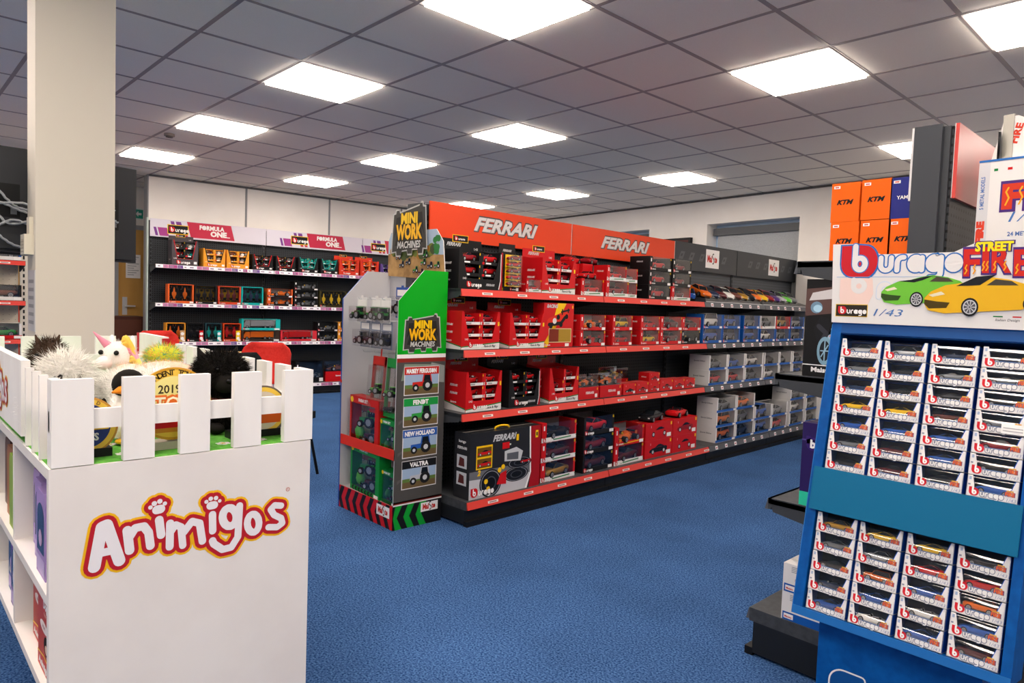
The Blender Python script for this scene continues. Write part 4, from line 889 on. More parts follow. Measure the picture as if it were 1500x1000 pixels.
# ================================================================ goods on the racing shelves
T1, T2, T3, T0 = 1.6355, 1.1785, .7135, .1505
wt = 'counter trays of small boxed racers'
ORB = mat('e2622a', .35); ORY = mat('e89a2c', .35); TEAL = mat('18b0ac', .35); TEALD = mat('1a8f86', .4); PURP = mat('5a3f86', .4)
def wtray(u0, u1, h, body, band, hdr, label, short, paints, boxbody):
    tray(WS, u0, u1, .07, T1, h, .2, 'plain', body, band, hdr, label, short, wt, paints, boxbody, boxbody, rows=3, car='f1')
wtray(.18, .473, .30, mat('4a4448', .35), DRED, .06, 'tall smoky counter tray with yellow badge at the open end of the racing shelves', 'tall smoky tray', ['brown', 'white', 'red', 'teal'], BLACK)
wtray(.537, .794, .225, ORY, BLACK, 0, 'amber counter tray next to the tall smoky one', 'amber tray by the smoky one', ['brown', 'white', 'silver', 'white'], ORY)
wtray(.812, 1.085, .225, ORY, BLACK, 0, 'amber counter tray next to the black trays', 'amber tray by the black ones', ['brown', 'white', 'brown', 'white'], ORY)
wtray(1.13, 1.39, .195, BLACK, RED, 0, 'black counter tray with red piping next to the amber tray', 'black tray by the amber one', ['brown', 'brown', 'maroon', 'grey'], BLACK)
wtray(1.43, 1.69, .195, BLACK, RED, 0, 'black counter tray with red piping next to the green trays', 'black tray by the green ones', ['brown', 'grey', 'brown', 'maroon'], BLACK)
wtray(1.733, 2.005, .20, BLACK, TEALD, 0, 'black counter tray with sea green piping next to the black red-piped one', 'first green piped tray', ['teal', 'teal', 'teal', 'teal'], TEALD)
wtray(2.048, 2.292, .20, BLACK, TEALD, 0, 'black counter tray with sea green piping next to the red trays', 'second green piped tray', ['teal', 'teal', 'teal', 'teal'], TEALD)
wtray(2.318, 2.61, .215, mat('d63a22', .35), RED, .055, 'bright red counter tray with badge next to the green piped trays', 'first bright red tray', ['orange', 'red', 'red', 'orange'], ORB)
wtray(2.637, 2.92, .215, mat('d63a22', .35), RED, .055, 'bright red counter tray with badge next to the purple one', 'second bright red tray', ['orange', 'red', 'orange', 'red'], ORB)
wtray(2.95, 3.22, .19, PURP, mat('7c62b0', .4), 0, 'purple counter tray half hidden behind the work machines stand', 'purple tray', ['navy', 'purple', 'navy', 'purple'], PURP)
WG = 'window boxes on the racing shelves'
def duo_box(u0, u1, z, h, body, back, paint, label, n=2, badge=None, d=.13):
    """window box with racers standing on end side by side"""
    w = u1 - u0; t = thing('boxed_racing_cars', label, 'boxed toy car', WS.at((u0 + u1) / 2, .075, z), WS.rot, WG)
    kw = dict(bandh=.12, left=.06, right=.06, shield=False, sticker=True, top_open=.2, edge_top=True)
    put(window_carton(w, h, d, body, body, back, **kw), 'carton', t)
    put(window_sheet(w, h, d, .12, .06, .06, .2), 'window', t)
    for i in range(n):
        o = put_car('f1', BIT[paint], t, 'toy_car', (w * ((i + .5) / n - .5) * .84, d * .45, h * .52), h * .70, 0, wheels=False); o.rotation_euler = (R(-90), R(90), 0)
    if badge:
        b = MB(); b.rect(w * .22, w * .46, .004, h * .6, -.001, badge); b.disc((w * .34, -.0016, h * .17), h * .09, WHITE, 10); b.disc((w * .34, -.0016, h * .42), h * .09, WHITE, 10); b.build('badge_panel', t)
duo_box(.142, .432, T2, .228, ORB, BLACK, 'orange', 'orange framed window box with two racers, first on the middle racing shelf', 2)
duo_box(.447, .702, T2, .224, BLACK, mat('b08a1c', .4), 'black', 'black and mustard window box with racers, next to the orange framed one', 3)
duo_box(.718, .992, T2, .228, mat('d8472c', .35), mat('d0a41c', .4), 'maroon', 'red framed window box with mustard backing and racers', 3)
duo_box(1.0, 1.276, T2, .232, TEAL, TEALD, 'navy', 'turquoise framed window box with racers', 3)
for i in range(2): boxed_car(WS, 1.33, 1.665, T2 + i * .112, .075, .111, .15, 'black window box with orange racer, %s of two beside the turquoise box' % ('bottom', 'top')[i], WG, ORB, BLACK, BIT['orange'], 'f1', shield=False, top_open=.7)
for i in range(3): boxed_car(WS, 1.685, 2.016, T2 + i * .111, .075, .11, .15, 'black window box with dark racer, %s of three on the middle racing shelf' % ('bottom', 'middle', 'top')[i], WG, BLACK, BLACK, BIT['grey'], 'f1', shield=False, top_open=.7, back=BLACK)
duo_box(2.04, 2.44, T2, .226, mat('3a3416', .4), mat('2c2a1a', .4), 'yellow', 'wide black and yellow window box beside the white stand panel', 3)
for i, (a, c, bd, bk, p, bg) in enumerate(((.124, .343, ORY, BLACK, 'orange', mat('c9a070', .4)), (.358, .556, BLACK, DGREY, 'black', RED), (.572, .765, mat('23424a', .4), DGREY, 'teal', TEAL), (.782, 1.0, mat('d8471e', .35), mat('b83a1a', .4), 'red', YEL))):
    duo_box(a, c, T3, .226, bd, bk, p, ('amber', 'black', 'petrol blue', 'orange red')[i] + ' framed window box with %s side panel on the lower racing shelf' % ('tan', 'red', 'turquoise', 'yellow')[i], 2, bg)
def truck_box(u0, u1, z, h, body, paint, label, word=''):
    w = u1 - u0; t = thing('boxed_toy_truck', label, 'boxed toy truck', WS.at((u0 + u1) / 2, .075, z), WS.rot, WG); d = .12
    kw = dict(bandh=.2, left=.05, right=.12, shield=False, top_open=.8, edge_top=True)
    put(window_carton(w, h, d, body, body, mat('cfd2d4', .5), **kw), 'carton', t); put(window_sheet(w, h, d, .2, .05, .12, .8), 'window', t)
    put_car('truck', paint, t, 'toy_truck', (-w * .04, d * .45, h * .14), min(w * .78, h * 3.0), 0, wheels=False)
truck_box(1.008, 1.50, T3, .142, mat('3a2a22', .4), BIT['orange'], 'dark window box with orange toy truck under the turquoise truck box')
truck_box(1.008, 1.505, T3 + .143, .145, TEAL, BIT['silver'], 'turquoise window box with silver toy truck on top of the orange truck box')
truck_box(1.512, 2.012, T3, .14, mat('d63440', .35), BIT['red'], 'red window box with red toy truck beside the turquoise and orange ones')
for i in range(2):
    boxed_car(WS, 2.018, 2.314, T3 + i * .131, .075, .13, .15, 'black window box with dark racer, %s of two by the white stand panel' % ('lower', 'upper')[i], WG, BLACK, BLACK, BIT['grey'], 'f1', shield=False, top_open=.7, back=BLACK)
    boxed_car(WS, 2.32, 2.6, T3 + i * .131, .075, .13, .15, 'amber window box with dark racer, %s of two behind the stand panel' % ('lower', 'upper')[i], WG, ORY, ORY, BIT['orange'], 'f1', shield=False, top_open=.7, back=BLACK)
boxed_car(WS, 1.716, 2.11, T0, .05, .285, .2, 'large black window box with racer on the base of the racing shelves', WG, BLACK, BLACK, BIT['grey'], 'f1', shield=False, top_open=.6, back=BLACK)
def top_clear(u0, u1, label, lower, paint):
    w = u1 - u0; t = thing('display_case', label, 'display case', WS.at((u0 + u1) / 2, .05, T0), WS.rot, WG)
    b = MB(); b.box(-w / 2, w / 2, 0, .2, 0, .14, lower); b.text('burago', (0, -.0006, .07), .02, WHITE, bold=.03); b.rect(w * .3, w * .45, .01, .03, -.0006, YEL); b.build('base_carton', t)
    c = MB(); c.box(-w / 2 + .004, w / 2 - .004, .004, .196, .146, .28, CLEARG); c.build('clear_cover', t)
    p = MB(); p.box(-w / 2, w / 2, 0, .2, .14, .146, BLACK); p.build('plinth', t)
    put_car('f1', paint, t, 'toy_car', (0, .1, .146), w * .8, .2, wheels=False)
top_clear(2.14, 2.52, 'red based display case with racer on the base of the racing shelves', RED, BIT['brown'])

# ================================================================ green work machines stand at the gondola end
def work_logo(b, cx, cz, y, k, ux=(1, 0, 0), o=None):
    """dark riveted plate with three lines of lettering, k = width"""
    o = Vector(o) if o else Vector((cx, y, cz)); ux = Vector(ux); uz = Vector((0, 0, 1)); n = ux.cross(uz)
    def pl(pts, m, e): b.poly([o + ux * a * k + uz * c * k + n * e for a, c in pts], m)
    outl = [(-.5, -.34), (-.46, .3), (-.40, .3), (-.38, .36), (-.3, .36), (-.28, .31), (.28, .4), (.3, .44), (.36, .44), (.38, .38), (.44, .37), (.5, -.3), (.4, -.29), (.39, -.38), (.27, -.38), (.25, -.3), (.1, -.3), (.09, -.38), (-.03, -.38), (-.05, -.31), (-.2, -.32), (-.22, -.4), (-.36, -.4), (-.37, -.33)]
    pl([(a * 1.06, c * 1.07) for a, c in outl], mat('b7b7b3', .4), .0005); pl(outl, mat('3c3b38', .45), .0009)
    pl([(-.44, -.1), (-.38, .24), (.36, .3), (.43, -.08), (.34, .08), (.4, -.2), (-.42, -.24), (-.33, .06)], mat('23221f', .5), .0012)
    def tx(t, z, h, w, m, bold, e, sh=0.0): b.text(t, o + uz * z * k + n * e, h * k, m, w=w * k, ux=ux, bold=bold, shear=sh)
    tx('MINI', .13, .17, .5, mat('3a2606', .4), .09, .0016); tx('MINI', .135, .165, .48, YEL, .05, .002)
    tx('WORK', -.13, .24, .78, mat('3a2606', .4), .09, .0016); tx('WORK', -.125, .23, .76, mat('f0b416', .4), .05, .002)
    tx('MACHINES', -.285, .12, .70, mat('141414', .4), .07, .0016, .15); tx('MACHINES', -.28, .11, .68, mat('c9c9c6', .4), .03, .002, .15)
SGRN = mat('04a41c', .38); KERB = mat('4c4a47', .6)
FIELD = noise_mat('printed_farm_ground', '8d6c44', 'b9935e', 14, .5)
def work_stand():
    X0, X1, Y0, Y1 = -3.845, -3.235, 2.165, 2.505
    t = thing('cardboard_display_stand', 'tall cardboard stand with green printed side and grey picture panels, at the gondola end', 'display stand', (X0, Y0, 0)); W = X1 - X0; D = Y1 - Y0
    side = [(0, 0), (D, 0), (D, 1.48), (D * .5, 1.48), (0, 1.30)]
    inner = mat('c6c6ca', .5)
    b = MB(); b.prism(side, 0, .006, inner, 'x'); b.box(-.0008, 0.0, -.004, .012, 0, 1.30, mat('2b54a8', .4)); b.box(-.0012, .007, -.004, -.001, 0, 1.30, mat('2b54a8', .4)); b.mesh([(-.001, -.004, 1.30), (.007, -.004, 1.30), (.007, D * .5, 1.484), (-.001, D * .5, 1.484)], [(0, 1, 2, 3)], mat('2b54a8', .4)); b.box(-.002, .008, -.005, -.0005, .78, .80, RED)
    b.build('plain_side_panel', t)
    b = MB(); b.box(.006, W - .006, D - .006, D, 0, 1.46, mat('bdbdc2', .5)); b.build('rear_panel', t)
    # printed side
    b = MB(); xs = W; b.prism(side, xs - .006, xs, mat('c9c9cc', .5), 'x'); e = xs + .0006
    def q(y0, y1, z0, z1, m, ee=0.0): b.poly([(e + ee, y0, z0), (e + ee, y1, z0), (e + ee, y1, z1), (e + ee, y0, z1)], m)
    b.poly([(e, 0, 1.0), (e, D, 1.0), (e, D, 1.48), (e, D * .5, 1.48), (e, 0, 1.30)], SGRN); q(0, D, .978, 1.0, WHITE); q(0, D, .955, .978, mat('8c2a22', .4)); q(0, D, .152, .955, KERB); q(0, D, .145, .16, mat('7c2a22', .4)); q(0, D, .137, .145, CARDW); q(0, D, 0, .137, BLACK)
    mg = mat('7c8a78', .5); b.poly([(e + .0003, .03, .85), (e + .0003, D * .6, .87), (e + .0003, D * .7, .94), (e + .0003, .05, .945)], mg); b.poly([(e + .0003, D * .6, .84), (e + .0003, D * .98, .83), (e + .0003, D * .98, .93), (e + .0003, D * .7, .95)], mat('8f948f', .5))
    for z in (.26, .42, .60): b.poly([(e + .0002, .02, z), (e + .0002, .1, z + .05), (e + .0002, .3, z + .03), (e + .0002, .3, z + .06), (e + .0002, .02, z + .02)], mat('5b5855', .6))
    ys = .015
    while ys < D - .09:
        b.poly([(e + .0003, ys, .0), (e + .0003, ys + .045, 0), (e + .0003, ys + .01, .068), (e + .0003, ys + .045, .137), (e + .0003, ys, .137), (e + .0003, ys - .03 if ys > .03 else 0.0, .068)], mat('0f9a30', .4)); ys += .085
    work_logo(b, 0, 0, 0, .255, (0, 1, 0), (e, D * .5, 1.115))
    uy = (0, 1, 0)
    def panel(z, m, word, paint):
        q(.05, D - .045, z, z + .165, CARDW, .0006); q(.055, D - .05, z + .005, z + .118, [mat('9db4cf', .5), mat('c9d3df', .5)][0 if m is not WHITE else 1], .0009); q(.055, D - .05, z + .005, z + .04, mat('6d5a3a', .5), .0012); q(.055, D - .05, z + .04, z + .06, mat('5e7a3a', .5), .0012)
        q(.052, D - .047, z + .118, z + .162, m, .0009); b.text(word, (e + .0014, D * .5, z + .127), .024, WHITE, ux=uy, bold=.05, wmax=.21)
        p = MB(); print_tractor(p, 0, 0, .15, 0, paint)
        for f, mi in zip(p.f, p.m):
            b.poly([(e + .0016 - p.v[i][1] * 1.0, D * .5 - .07 + p.v[i][0], z + .02 + p.v[i][2] * .95) for i in f], p.mats[mi])
    for z, m, w, p in ((.765, mat('c5281f', .4), 'MASSEY FERGUSON', mat('c5281f', .4)), (.585, mat('1b9440', .4), 'FENDT', mat('2f9a42', .4)), (.405, mat('2a5aa8', .4), 'NEW HOLLAND', mat('2457a8', .4)), (.225, BLACK, 'VALTRA', mat('b9bcc4', .4))): panel(z, m, w, p)
    q(D * .56, D * .92, .075, .128, WHITE, .0009); maisto(b, 0, 0, 0, .03, .1, (0, 1, 0), (e + .0014, D * .74, .088))
    b.build('printed_side_panel', t)
    # kick board, ledge, shelves
    b = MB(); b.box(.006, W, 0, .006, 0, .137, RED); x = .03
    b.box(.006, W - .006, .006, D - .006, .125, .131, inner)
    while x < W - .04: b.poly([(x, -.0006, 0.0), (x + .04, -.0006, 0.0), (x + .004, -.0006, .068), (x + .04, -.0006, .137), (x, -.0006, .137), (x - .036, -.0006, .068)], BLACK); x += .085
    b.rect(W - .17, W - .035, .06, .122, -.0012, WHITE); maisto(b, W - .1, -.0018, .076, .033, .11); b.build('kick_board', t)
    b = MB(); b.box(.006, W, 0, .006, .40, .46, mat('e0321c', .4)); b.box(.006, W - .006, .006, D - .006, .40, .405, inner); b.build('middle_ledge', t)
    # header with farm picture
    b = MB(); yb = D - .02; hx = [(0, 1.46), (W, 1.43), (W - .03, 1.66), (W - .1, 1.735), (.03, 1.735), (0, 1.68)]; b.prism(hx, yb, yb + .005, CARDW); y = yb - .0006
    b.poly([(a, y, c) for a, c in hx], FIELD); b.poly([(.0, y - .0003, 1.60), (W - .02, y - .0003, 1.58), (W - .03, y - .0003, 1.66), (W - .1, y - .0003, 1.735), (.03, y - .0003, 1.735), (0, y - .0003, 1.68)], mat('a9bccf', .5))
    r = random.Random(3)
    for i in range(26):
        cx = .04 + r.random() * (W - .15); b.disc((cx, y - .0006 - i * .00006, 1.585 + r.random() * .035), .02 + r.random() * .02, mat(('4b5a2c', '6e7a34', 'a8752c', '3f4a2a')[i % 4], .5), 9)
    for i in range(8): b.disc((W - .11 + r.random() * .045, y - .0022 - i * .00006, 1.60 + r.random() * .08), .02, mat('2f7a3a', .5), 8)
    for cx, cz, m in ((.13, 1.51, 'navy'), (.2, 1.525, 'navy'), (.28, 1.475, 'green'), (.36, 1.52, 'green'), (.43, 1.50, 'navy'), (.09, 1.56, 'red'), (.38, 1.565, 'green'), (.5, 1.5, 'green'), (.34, 1.46, 'maroon')): print_tractor(b, cx, cz, .06, y - .003 - cx * .002, BIT[m])
    b.build('picture_header', t)
    b = MB(); work_logo(b, .245, 1.735, yb - .012, .37); b.box(.12, .37, yb - .012, yb - .001, 1.66, 1.80, mat('3c3b38', .45)); b.build('sign_plate', t)
    # pegs
    for z, n, y1 in ((1.30, 4, .02), (1.17, 3, .04), (.98, 3, .06)):
        for i in range(n):
            h = MB(); xx = .16 + i * .13; h.tube([(xx, D - .006, z), (xx, y1, z + .004), (xx, y1 - .008, z + .018)], .003, SILV, 6); h.build('peg_hook', t)
work_stand()
HG = 'hanging blister packs on the work machines stand'
def hang_pack(x, z, y, col, paint, h, w, label, kind='tractor', tilt=0.0):
    t = thing('blister_pack', label, 'blister pack', (x, y, z), (tilt, 0, 0), HG)
    b = MB(); b.box(-w / 2, w / 2, 0, .0015, -h, .02, col); b.box(-.012, .012, 0, .0015, .02, .03, col); b.rect(-w * .4, w * .4, -.03, .005, -.0006, WHITE if col is not WHITE else SGRN); b.build('card', t)
    put_car(kind, BIT[paint], t, 'toy_tractor', (0, -.03, -h * .85), w * .95, .1, wheels=False)
    c = MB(); c.box(-w * .46, w * .46, -.06, -.0015, -h * .95, -.035, CLEARG); c.build('blister', t)
for i in range(3): hang_pack(-3.68 + i * .13, 1.295, 2.20 + .02 * (i % 2), CARDW, 'green', .13, .11, 'hanging pack with green tractor, top row of the stand, %s from its white side' % ORD[i])
for i in range(3): hang_pack(-3.66 + i * .12, 1.155, 2.215, mat('8792a8', .4), 'navy', .14, .11, 'hanging pack with dark blue tractor under the green ones, %s from the white side' % ORD[i])
hang_pack(-3.40, 1.36, 2.30, mat('2b54a8', .4), 'maroon', .16, .13, 'hanging pack with blue card and dark red tractor, highest on the work machines stand')
def tool_pack(x, y, col, label):
    t = thing('blister_pack', label, 'blister pack', (x, y, .965), (R(-4), 0, 0), HG); w, h = .13, .34
    b = MB(); b.box(-w / 2, w / 2, 0, .0015, -h, 0, col); b.box(-w / 2, w / 2, -.012, 0, -.05, 0, col)
    for q in (-w / 2, w / 2 - .008): b.box(q, q + .008, -.012, 0, -h, 0, col)
    b.box(-w / 2, w / 2, -.012, 0, -h, -h + .03, col); b.rect(-w * .42, w * .42, -h + .04, -.06, -.0006, mat('5a5f58', .5)); b.rect(-.008, .008, 0, .09, .0, col); b.build('card', t)
    put_car('tractor', BIT['lime'], t, 'toy_tractor', (0, -.02, -h * .66), .09, .2, wheels=False); put_car('truck', BIT['black'], t, 'toy_trailer', (0, -.02, -h * .9), .09, .1, wheels=False)
    c = MB(); c.box(-w * .45, w * .45, -.045, -.001, -h + .03, -.055, CLEARG); c.build('blister', t)
tool_pack(-3.53, 2.25, mat('c4281f', .4), 'tall red framed blister pack with lime tractor hanging on the work machines stand')
tool_pack(-3.36, 2.24, mat('1b9440', .4), 'tall green framed blister pack half behind the printed green side panel')
def farm_set(x0, x1, y, z, h, d, col, label, seed, bush='lime'):
    w = x1 - x0; t = thing('farm_set_box', label, 'boxed farm set', ((x0 + x1) / 2, y, z), (0, 0, R(-3)), 'boxed farm sets')
    kw = dict(bandh=.10, left=.05, right=.12, shield=False, sticker=True, top_open=.1, edge_top=True, logo=False)
    put(window_carton(w, h, d, col, col, mat('8d9a80', .6), **kw), 'carton', t); put(window_sheet(w, h, d, .10, .05, .12, .1), 'window', t)
    b = MB(); b.rect(-w / 2, w / 2, h * .86, h, -.001, col); b.text('FARM SET', (-.01, -.0016, h * .9), h * .06, WHITE, bold=.04)
    g = MB(); g.disc((-w * .42, -.0022, h * .92), h * .06, YEL, 12); g.build('round_badge', t)
    for i in range(7):
        xx = -w * .4 + i * w * .11; b.poly([(xx, -.0014, 0), (xx + w * .05, -.0014, 0), (xx + w * .015, -.0014, h * .05), (xx + w * .05, -.0014, h * .1), (xx, -.0014, h * .1), (xx - w * .035, -.0014, h * .05)], BLACK)
    b.build('printed_header', t)
    r = random.Random(seed)
    put_car('tractor', BIT['green'], t, 'toy_tractor', (-w * .02, d * .5, h * .4), w * .42, .3, wheels=False); put_car('tractor', BIT['maroon'], t, 'toy_tractor', (w * .12, d * .5, h * .1), w * .4, .2, wheels=False); put_car('truck', BIT['brown'], t, 'toy_trailer', (0, d * .5, h * .68), w * .4, .1, wheels=False)
    tr = MB(); rr = random.Random(seed + 5)
    tr.ball((-w * .3, d * .4, h * .25), (w * .12, d * .3, h * .14), BIT[bush], 12, 8, lambda q: .8 + .35 * rr.random()); tr.cyl((-w * .3, d * .4, h * .06), (0, 0, 1), .006, h * .12, BIT['brown'], 6); tr.build('toy_tree', t)
    fn = MB()
    for i in range(5): fn.box(-w * .2 + i * w * .1, -w * .19 + i * w * .1, d * .2, d * .22, h * .1, h * .22, BIT['black'])
    fn.box(-w * .22, w * .22, d * .2, d * .215, h * .16, h * .18, BIT['black']); fn.build('toy_fence', t)
farm_set(-3.79, -3.435, 2.19, .405, .305, .08, mat('c8201c', .4), 'red boxed farm set on the orange ledge of the work machines stand', 1)
farm_set(-3.425, -3.255, 2.185, .405, .21, .07, mat('128a38', .4), 'small green boxed farm set on the orange ledge beside the red one', 2, 'green')
farm_set(-3.76, -3.405, 2.185, .131, .28, .08, mat('128a38', .4), 'green boxed farm set at the bottom of the work machines stand', 3)
farm_set(-3.395, -3.255, 2.185, .131, .19, .07, mat('0f7a34', .4), 'small green boxed farm set at the bottom beside the larger green one', 4, 'green')
def row_behind():
    for i, c in enumerate((mat('128a38', .4), mat('2457a8', .4), mat('128a38', .4))):
        t = thing('closed_toy_carton', ('green', 'blue', 'last green')[i] + ' farm carton tucked behind the red boxed farm set', 'toy carton', (-3.60, 2.285 + i * .056, .405), (0, 0, 0), 'cartons behind the red farm set')
        def pr(b): b.text('FARM SET', (0, -.0006, .25), .02, WHITE, bold=.04)
        put(print_box(.34, .30, .052, c, pr), 'carton', t)
row_behind()
# ================================================================ blue stand of small boxed cars
LEAN = R(11.3)
BLUED = noise_mat('blue_card', '044a90', '0858a4', 30, .42); BLUET = mat('00668f', .42)
SO = Vector((-.826, 1.89, .474))
def S_at(x, z, d=0.0): return SO + Vector((x, d * cos(LEAN) + z * sin(LEAN), z * cos(LEAN) - d * sin(LEAN)))
def car_stand():
    t = thing('display_stand', 'blue cardboard stand with leaning tray of white boxed cars and a printed white header', 'display stand', (-.575, 2.2, 0))
    def part(b, name, lean=True):
        if lean: return b.build(name, t, SO - Vector((-.575, 2.2, 0)), (-LEAN, 0, 0))
        return b.build(name, t, Vector((.575, -2.2, 0)))
    W, Hh, D = .507, .82, .13
    b = MB(); b.box(0, .026, 0, D, 0, Hh, BLUED); b.box(-.0015, 0, -.001, .004, 0, Hh, mat('2f78c0', .4)); part(b, 'tray_side')
    b = MB(); b.box(.486, W, 0, D, 0, Hh, BLUED); part(b, 'tray_side')
    b = MB(); b.box(0, W, D - .006, D, 0, Hh, mat('123f78', .5)); part(b, 'tray_back')
    b = MB(); b.box(.026, .486, 0, D, 0, .018, BLUED); b.box(.0, W, -.004, .004, -.004, .018, mat('1b66ae', .4)); part(b, 'tray_ledge')
    b = MB(); b.box(.026, .486, 0, D, .795, .82, mat('0c4888', .45)); part(b, 'tray_top')
    b = MB(); b.box(.010, .494, -.012, -.006, .289, .408, BLUET); b.box(.026, .486, -.006, D, .40, .406, BLUED); b.box(.010, .0125, -.0125, .02, .289, .408, BLUET); part(b, 'middle_band')
    b = MB(); x0, x1, y0, y1 = -.775, -.385, 1.955, 2.36
    b.box(x0, x1, y0, y1, 0, .50, BLUED); yy = y0 - .0006
    for r_, m in ((.021, WHITE), (.013, mat('0f4f93', .42))):
        b.flat(strokes([[(-.655, .39), (-.70, .39)] + arc(-.70, .36, .03, .03, 90, 180, 5) + [(-.73, .1)] + arc(-.6, .14, .13, .12, 180, 360, 10) + arc(-.6, .2, .13, .14, 0, 90, 8) + [(-.655, .34), (-.655, .39)]], r_ * .55, 10), (0, yy - (.0003 if r_ < .02 else 0), -.07), m)
    b.flat(strokes([[(-.655, .3), (-.655, .16)], arc(-.61, .17, .045, .045, 0, 360, 12)], .012, 10), (0, yy - .0006, -.07), WHITE)
    part(b, 'base_column', False)
    # header card
    b = MB(); Y = 2.045; X = -.826
    o = [(-.002, 1.283), (.49, 1.283), (.49, 1.50), (.44, 1.512), (.382, 1.506), (.345, 1.499), (.318, 1.487), (.296, 1.476), (.12, 1.475), (.108, 1.48), (.095, 1.496), (.066, 1.506), (-.01, 1.507)]
    b.prism([(X + a, c) for a, c in o], Y, Y + .006, CARDW); b.box(X + .49, X + .507, Y, Y + .03, 1.27, 1.50, mat('1460b4', .4)); y = Y - .0006
    blu = mat('2a6cb8', .4)
    # big word: blob, b, then outlined letters
    h = .087; bx, bz = X + .016, 1.414
    def blob(s, e, m):
        pts = [(.0, 1.0), (.0, .42)] + arc(.36, .42, .36, .42, 200, 270, 5) + [(.7, 0)] + arc(.72, .48, .40, .52, -70, 75, 10) + [(.5, 1.02), (.5, .8), (.36, .8), (.36, 1.0)]
        b.poly([(bx + (.5 + (a - .5) * s) * h, y - e, bz + (.5 + (c - .5) * s) * h) for a, c in pts], m)
    blob(1.09, 0, blu); blob(1.0, .0003, mat('c8202c', .35))
    bp = shift([[(0, 2.0), (0, .5)], arc(.42, .5, .42, .5, 0, 360, 18)], bx + h * .43, bz + h * .22, h * .38)
    b.flat(strokes(bp, h * .115, 12), (0, y - .0005, 0), blu); b.flat(strokes(bp, h * .085, 12), (0, y - .0007, 0), CARDW)
    wp = shift(WORD, X + .122, 1.431, .0345); wp = [[(a * 1.0, c) for a, c in p] for p in wp]
    b.flat(strokes(wp, .0098, 14), (0, y - .0001, 0), blu); b.flat(strokes(wp, .0064, 12), (0, y - .0004, 0), CARDW)
    b.flat(strokes([arc(X + .259, 1.471, .004, .004, 0, 360, 10)], .001, 6), (0, y - .0004, 0), blu); b.rect(X + .006, X + .269, 1.4125, 1.4138, y - .0006, mat('7fa6d6', .4))
    # printed mirror image of the word below the line
    pk = mat('eed2c8', .45); pb = mat('cfdbe8', .45)
    pts = [(.0, -.0), (.0, -.6)] + [(a, -.1 - c) for a, c in arc(.36, .42, .36, .42, 180, 90, 5)][::-1][:0] + [(.05, -.85), (.9, -.85), (1.05, -.5), (1.0, 0)]
    b.poly([(bx + a * h, y, 1.41 + c * h) for a, c in pts], pk); b.flat(strokes(shift([[(0, 0), (0, -.5)], arc(.42, -.5, .42, .42, 0, 360, 14)], bx + h * .43, 1.405, h * .4), h * .08, 10), (0, y - .0003, 0), CARDW)
    b.flat(strokes([[(a, 2 * 1.412 - c) for a, c in p] for p in wp[:3]], .0086, 10), (0, y - .0001, 0), pb); b.flat(strokes([[(a, 2 * 1.412 - c) for a, c in p] for p in wp[:3]], .006, 10), (0, y - .0003, 0), CARDW)
    # badge and scale
    b.rect(X + .008, X + .095, 1.301, 1.336, y, YEL); b.rect(X + .0095, X + .0935, 1.3025, 1.3345, y - .0003, mat('2c2620', .4)); blogo(b, X + .015, y - .0006, 1.307, .023, WHITE, mat('c8202c', .35))
    b.text('1/43', (X + .148, y, 1.306), .019, mat('4a78b8', .4), w=.075, bold=-.005, shear=.25)
    # fire logo
    pur = mat('4a2a78', .4); fr = mat('d0281e', .4); fo = mat('f0a020', .4)
    b.text('STREET', (X + .382, y - .0003, 1.477), .021, pur, w=.086, bold=.13); b.text('STREET', (X + .382, y - .0012, 1.477), .021, mat('f0e020', .4), w=.08, bold=.05)
    lx = X + .318
    for i, (ch, x_, w_) in enumerate((('F', 0, .036), ('I', .040, .016), ('R', .060, .042), ('E', .106, .04))):
        z0 = 1.416 + (.008 if i in (1, 2) else 0); hh = .06 + (.004 if i in (0,) else 0)
        b.text(ch, (lx + x_ + w_ / 2, y - .0002 - i * .00002, z0 - .002), hh + .005, pur, w=w_ + .006, bold=.06, shear=-.04); b.text(ch, (lx + x_ + w_ / 2, y - .0006, z0), hh, fr, w=w_ + .001, bold=.03, shear=-.04)
        for k in range(2):
            fx = lx + x_ + w_ * (.15 + .5 * k); b.flat(strokes([[(fx, z0 + .004), (fx + .004, z0 + .012), (fx, z0 + .018), (fx + .003, z0 + .026)]], .0016, 8), (0, y - .001, 0), fo)
    # printed cars
    def pcar(ox, oz, L, paint, dark, kind):
        y = Y - .0006 - kind * .0022
        def P(pts, m, e): b.poly([(ox + a * L, y - e, oz + c * L) for a, c in pts], m)
        P([(0, .10), (.0, .17), (.06, .24), (.2, .31), (.36, .335), (.5, .38), (.62, .395), (.78, .37), (.93, .32), (1.0, .26), (1.0, .12), (.9, .06), (.2, .0), (.04, .03)], paint, .0006)
        P([(.2, .315), (.36, .335), (.55, .38), (.62, .385), (.5, .33), (.4, .30)], GLASS, .0009) if kind == 0 else P([(.3, .30), (.48, .4), (.66, .42), (.52, .31)], GLASS, .0009)
        P([(.58, .31), (.66, .375), (.8, .355), (.86, .31)], mat('4a4438', .3), .0009)
        P([(.0, .10), (.0, .15), (.12, .13), (.25, .12), (.22, .06), (.05, .05)], dark, .0009); P([(.04, .2), (.16, .24), (.2, .21), (.08, .18)], mat('e8e0c0', .3), .001)
